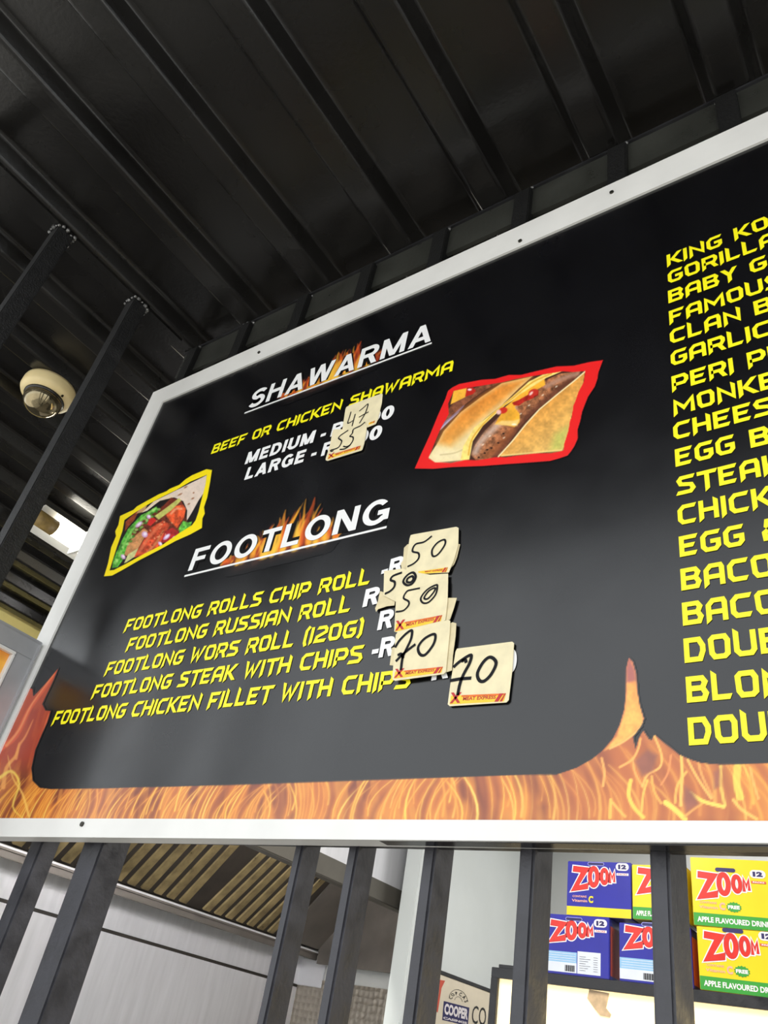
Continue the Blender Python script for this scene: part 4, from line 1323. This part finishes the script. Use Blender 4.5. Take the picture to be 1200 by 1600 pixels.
def carton(label, x, y, z, w_, h, d, kind, rz=0.0):
    o = thing('drink_carton', label, 'carton', (x, y, z), rz, 'drink cartons on the cabinet')
    col = 'box_yellow' if kind == 'apple' else 'box_blue'
    MB().box((0, 0, 0), (w_, d, h), .0015).build('body', M[col], o, local=True)
    e = -.0004
    zs = h if kind != 'multi' else h
    s = h / .150
    if kind == 'apple':
        rect(MB(), .001, w_ - .001, .001, .031, e).build('band', M['box_green'], o, local=True)
        label_line(o, 'band_text', 'APPLE FLAVOURED DRINK', .010, w_ - .012, .0095, .0125, e * 2, M['box_white'], .03)
    if kind == 'yellow_band':
        rect(MB(), .001, w_ - .001, .001, .024, e).build('band', M['box_yellow'], o, local=True)
    if kind == 'multi':
        rect(MB(), .001, .098, .030, .056, e).build('side_panel', M['box_pale'], o, local=True)
        mb = MB()
        for i in range(4):
            rect(mb, .006, .094, .034 + i * .0058, .0348 + i * .0058, e * 1.8)
        mb.build('fine_print', M['box_white'], o, local=True)
        mb = rect(MB(), .001, .098, .006, .030, e)
        rect(mb, .100, .166, .006, .060, e)
        mb.build('information_panel', M['box_grey'], o, local=True)
        mb = MB()
        for i in range(14):
            rect(mb, .064 + i * .0021, .0650 + i * .0021 + .0006 * (i % 3), .009, .024, e * 2)
        for i in range(7):
            rect(mb, .106, .124 + .02 * ((i * 7) % 3) / 3, .014 + i * .0055, .0148 + i * .0055, e * 2)
            rect(mb, .146, .158, .014 + i * .0055, .0148 + i * .0055, e * 2)
        mb.build('bar_code', M['black_ink'], o, local=True)
    up = .0 if kind != 'multi' else .012
    k = .86 if kind == 'multi' else 1.0
    zz_ = lambda z_: h - (h - z_) * k
    SPEC = [('Z', .014, zz_(.062), .050, .070 * k, 0), ('O', .064, zz_(.076), .033, .057 * k, 0), ('O', .100, zz_(.084), .025, .045 * k, 0), ('M', .127, zz_(.090), .017, .034 * k, 0)]
    for nm_, grow, yy_, mm in (('brand_outline', .0075, e * 1.5, 'box_white'), ('brand_shadow', .0022, e * 2.0, 'logo_red'), ('brand_letters', 0, e * 2.5, 'box_red')):
        mb = MB()
        for (ch, x0, z0, ww, hh, an), pen in zip(SPEC, (.0145, .0105, .0080, .0050)):
            h_ = pen / 2
            if ch == 'O':
                pts = [(x0 + ww / 2 + (ww / 2 - h_) * math.cos(q_), z0 + hh / 2 + (hh / 2 - h_) * math.sin(q_)) for q_ in np.linspace(0, 2 * math.pi, 28)[:-1]]
                v, f = stroke(pts, pen + grow, True)
            else:
                if ch == 'Z':
                    pts = [(x0 + .004, z0 + hh - h_), (x0 + ww - h_ - .002, z0 + hh - h_ - .003), (x0 + h_ + .003, z0 + h_ + .002), (x0 + ww, z0 + h_ + .010)]
                    cuts = ((.1, 1), (.1, 1))
                else:
                    pts = [(x0 + h_, z0), (x0 + h_, z0 + hh - .004), (x0 + ww / 2, z0 + hh * .35), (x0 + ww - h_, z0 + hh - .006), (x0 + ww - h_, z0 + .003)]
                    cuts = (None, None)
                if grow:
                    p_ = [np.array(q_) for q_ in pts]
                    p_[0] = p_[0] + (p_[0] - p_[1]) / np.linalg.norm(p_[0] - p_[1]) * grow / 2
                    p_[-1] = p_[-1] + (p_[-1] - p_[-2]) / np.linalg.norm(p_[-1] - p_[-2]) * grow / 2
                    pts = [tuple(q_) for q_ in p_]
                v, f = stroke(pts, pen + grow, False, *cuts)
            mb.add([(p[0], yy_, p[1]) for p in v], f)
        mb.build(nm_, M[mm], o, local=True)
    if kind == 'apple':
        pill(.062, .112, .1345, .1445, e * 2).build('maker_badge', M['navy'], o, local=True)
    else:
        mb = pill(.062, .112, .1345, .1445, e * 2)
        mb.build('maker_badge', M['box_glow'], o, local=True)
        pill(.0635, .1105, .136, .143, e * 2.4).build('maker_badge_centre', M['navy'], o, local=True)
    if w_ < .16:
        return o
    mb = pill(.146, .184, .1235, .1435, e * 2)
    mb.build('pack_badge', M['box_white'], o, local=True)
    label_line(o, 'pack_number', '12', .153, .177, .127, .0125, e * 2.6, M['navy'], .08)
    rect(MB(), .148, .183, .1105, .1165, e * 2).build('pack_strip', M['red_ink' if kind == 'apple' else 'box_white'], o, local=True)
    label_line(o, 'pack_text', 'PACKS', .152, .179, .1118, .0036, e * 2.6, M['box_white' if kind == 'apple' else 'box_red'], .03)
    if kind != 'multi':
        z0 = .040 if kind == 'apple' else .034
        label_line(o, 'vitamin_text', 'CONTAINS', .018, .060, z0 + .014, .0052, e * 2, M['box_pink'], .02)
        label_line(o, 'vitamin_text', 'Vitamin', .016, .062, z0 + .002, .0070, e * 2, M['box_pink'], .02)
        label_line(o, 'vitamin_letter', 'C', .066, .080, z0 + .001, .0180, e * 2, M['box_yellow' if kind != 'apple' else 'box_pink'], .05)
    if kind == 'apple':
        mb = MB()
        c = (.101, .050)
        pts = [(c[0] + (.019 if i % 2 else .016) * math.cos(i * math.pi / 14), c[1] + (.013 if i % 2 else .0105) * math.sin(i * math.pi / 14)) for i in range(28)]
        mb.add([(p[0], e * 2, p[1]) for p in pts], [list(range(28))])
        mb.build('free_badge', M['box_green'], o, local=True)
        label_line(o, 'free_text', 'FREE', .087, .115, .0455, .0085, e * 2.6, M['box_white'], .04)
    # coloured side
    mb = MB()
    mb.add([(w_ + .0004, .008, .010), (w_ + .0004, d - .01, .010), (w_ + .0004, d - .01, h - .02), (w_ + .0004, .008, h - .02)], [(0, 1, 2, 3)])
    mb.build('side_print', M['red_ink' if kind != 'apple' else 'box_green'], o, local=True)
    return o


BZ = CT + .001
W1 = .190
carton('blue carton with pale panels, left end of the bottom row', -1.077, CY + .004, BZ, W1, .150, .125, 'multi')
carton('blue carton with pale panels, second of the bottom row', -.860, CY + .006, BZ, W1, .140, .125, 'multi')
carton('blue carton with yellow bottom band, left end of the upper row', -1.016, CY + .010, BZ + .1505, W1, .146, .125, 'yellow_band')
carton('yellow carton with green band, upper row behind a bar', -.8215, CY + .005, BZ + .1505, .148, .140, .110, 'apple')
carton('lower yellow carton with green band at the right', -.652, CY - .000, BZ, .195, .144, .125, 'apple', .10)
carton('upper yellow carton with green band at the right, topmost of its stack', -.658, CY - .002, BZ + .1445, .197, .168, .125, 'apple', .11)

# ---- supplier sign on the partition
XP = -1.668
sg = thing('supplier_sign', 'cream supplier sign with navy logo on the white partition', 'sign', (XP, 2.35, 1.5))
MB().box((XP - .011, 2.05, 1.35), (XP, 2.75, 1.800), .001).build('board', M['sign_cream'], sg)
MB().box((XP - .011, 2.05, 1.800), (XP + .003, 2.75, 1.812), .001).build('top_edge', M['black_steel'], sg)


def on_sign(L, dx):
    return [at_x(680 + a / 10, 1520 + b / 10, XP + dx) for a, b in L]


MB().add(on_sign([(110, 735), (510, 830), (535, 545), (135, 440)], .0006), [(0, 1, 2, 3)]).build('logo_block', M['navy'], sg)
v, f = text2d('COOPER', .05)
MB().add(quad_map(v, on_sign([(140, 645), (505, 735), (520, 570), (150, 475)], .001), v[:, 0].max(), 1, (0, 0, 0)), f).build('logo_text', M['box_white'], sg)
v, f = text2d('CASINGS', .04)
MB().add(quad_map(v, on_sign([(125, 720), (495, 805), (498, 770), (130, 682)], .001), v[:, 0].max(), 1, (0, 0, 0)), f).build('logo_text', M['box_white'], sg)
v, f = text2d('CO', .0)
MB().add(quad_map(v, on_sign([(565, 780), (790, 830), (800, 555), (590, 510)], .001), v[:, 0].max(), 1, (0, 0, 0)), f).build('large_letters', M['black_ink'], sg)
mb = MB()
cc = (365, 440)
for i, ch in enumerate('COPCAS'):
    a = math.radians(165 - i * 30)
    v, f = text2d(ch, .02)
    v = (v - [v[:, 0].max() / 2, .5]) * [42, 55]
    rr = 125
    ang = a - math.pi / 2
    px_, py_ = cc[0] + rr * math.cos(a), cc[1] + rr * .22 * math.cos(a) - rr * 1.0 * math.sin(a) + 10
    mb.add(on_sign([(px_ + p[0] * math.cos(ang) - p[1] * math.sin(ang), py_ + .2 * p[0] - (p[0] * math.sin(ang) + p[1] * math.cos(ang))) for p in v], .001), f)
for rr, pen in ((185, 6), (75, 5)):
    arc = [(cc[0] + rr * .80 * math.cos(t), cc[1] + rr * .18 * math.cos(t) - rr * math.sin(t) + 10) for t in np.linspace(.15, 3.0, 20)]
    v, f = stroke(arc, pen)
    mb.add(on_sign(v, .0008), f)
mb.build('crest', M['black_ink'], sg)
mb = MB()
for L in ([(75, 110), (155, 125), (100, 240), (40, 620), (15, 600), (60, 300)],):
    v = L
    mb.add(on_sign(v, .0008), [list(range(len(v)))])
mb.build('red_mark', M['red_ink'], sg)
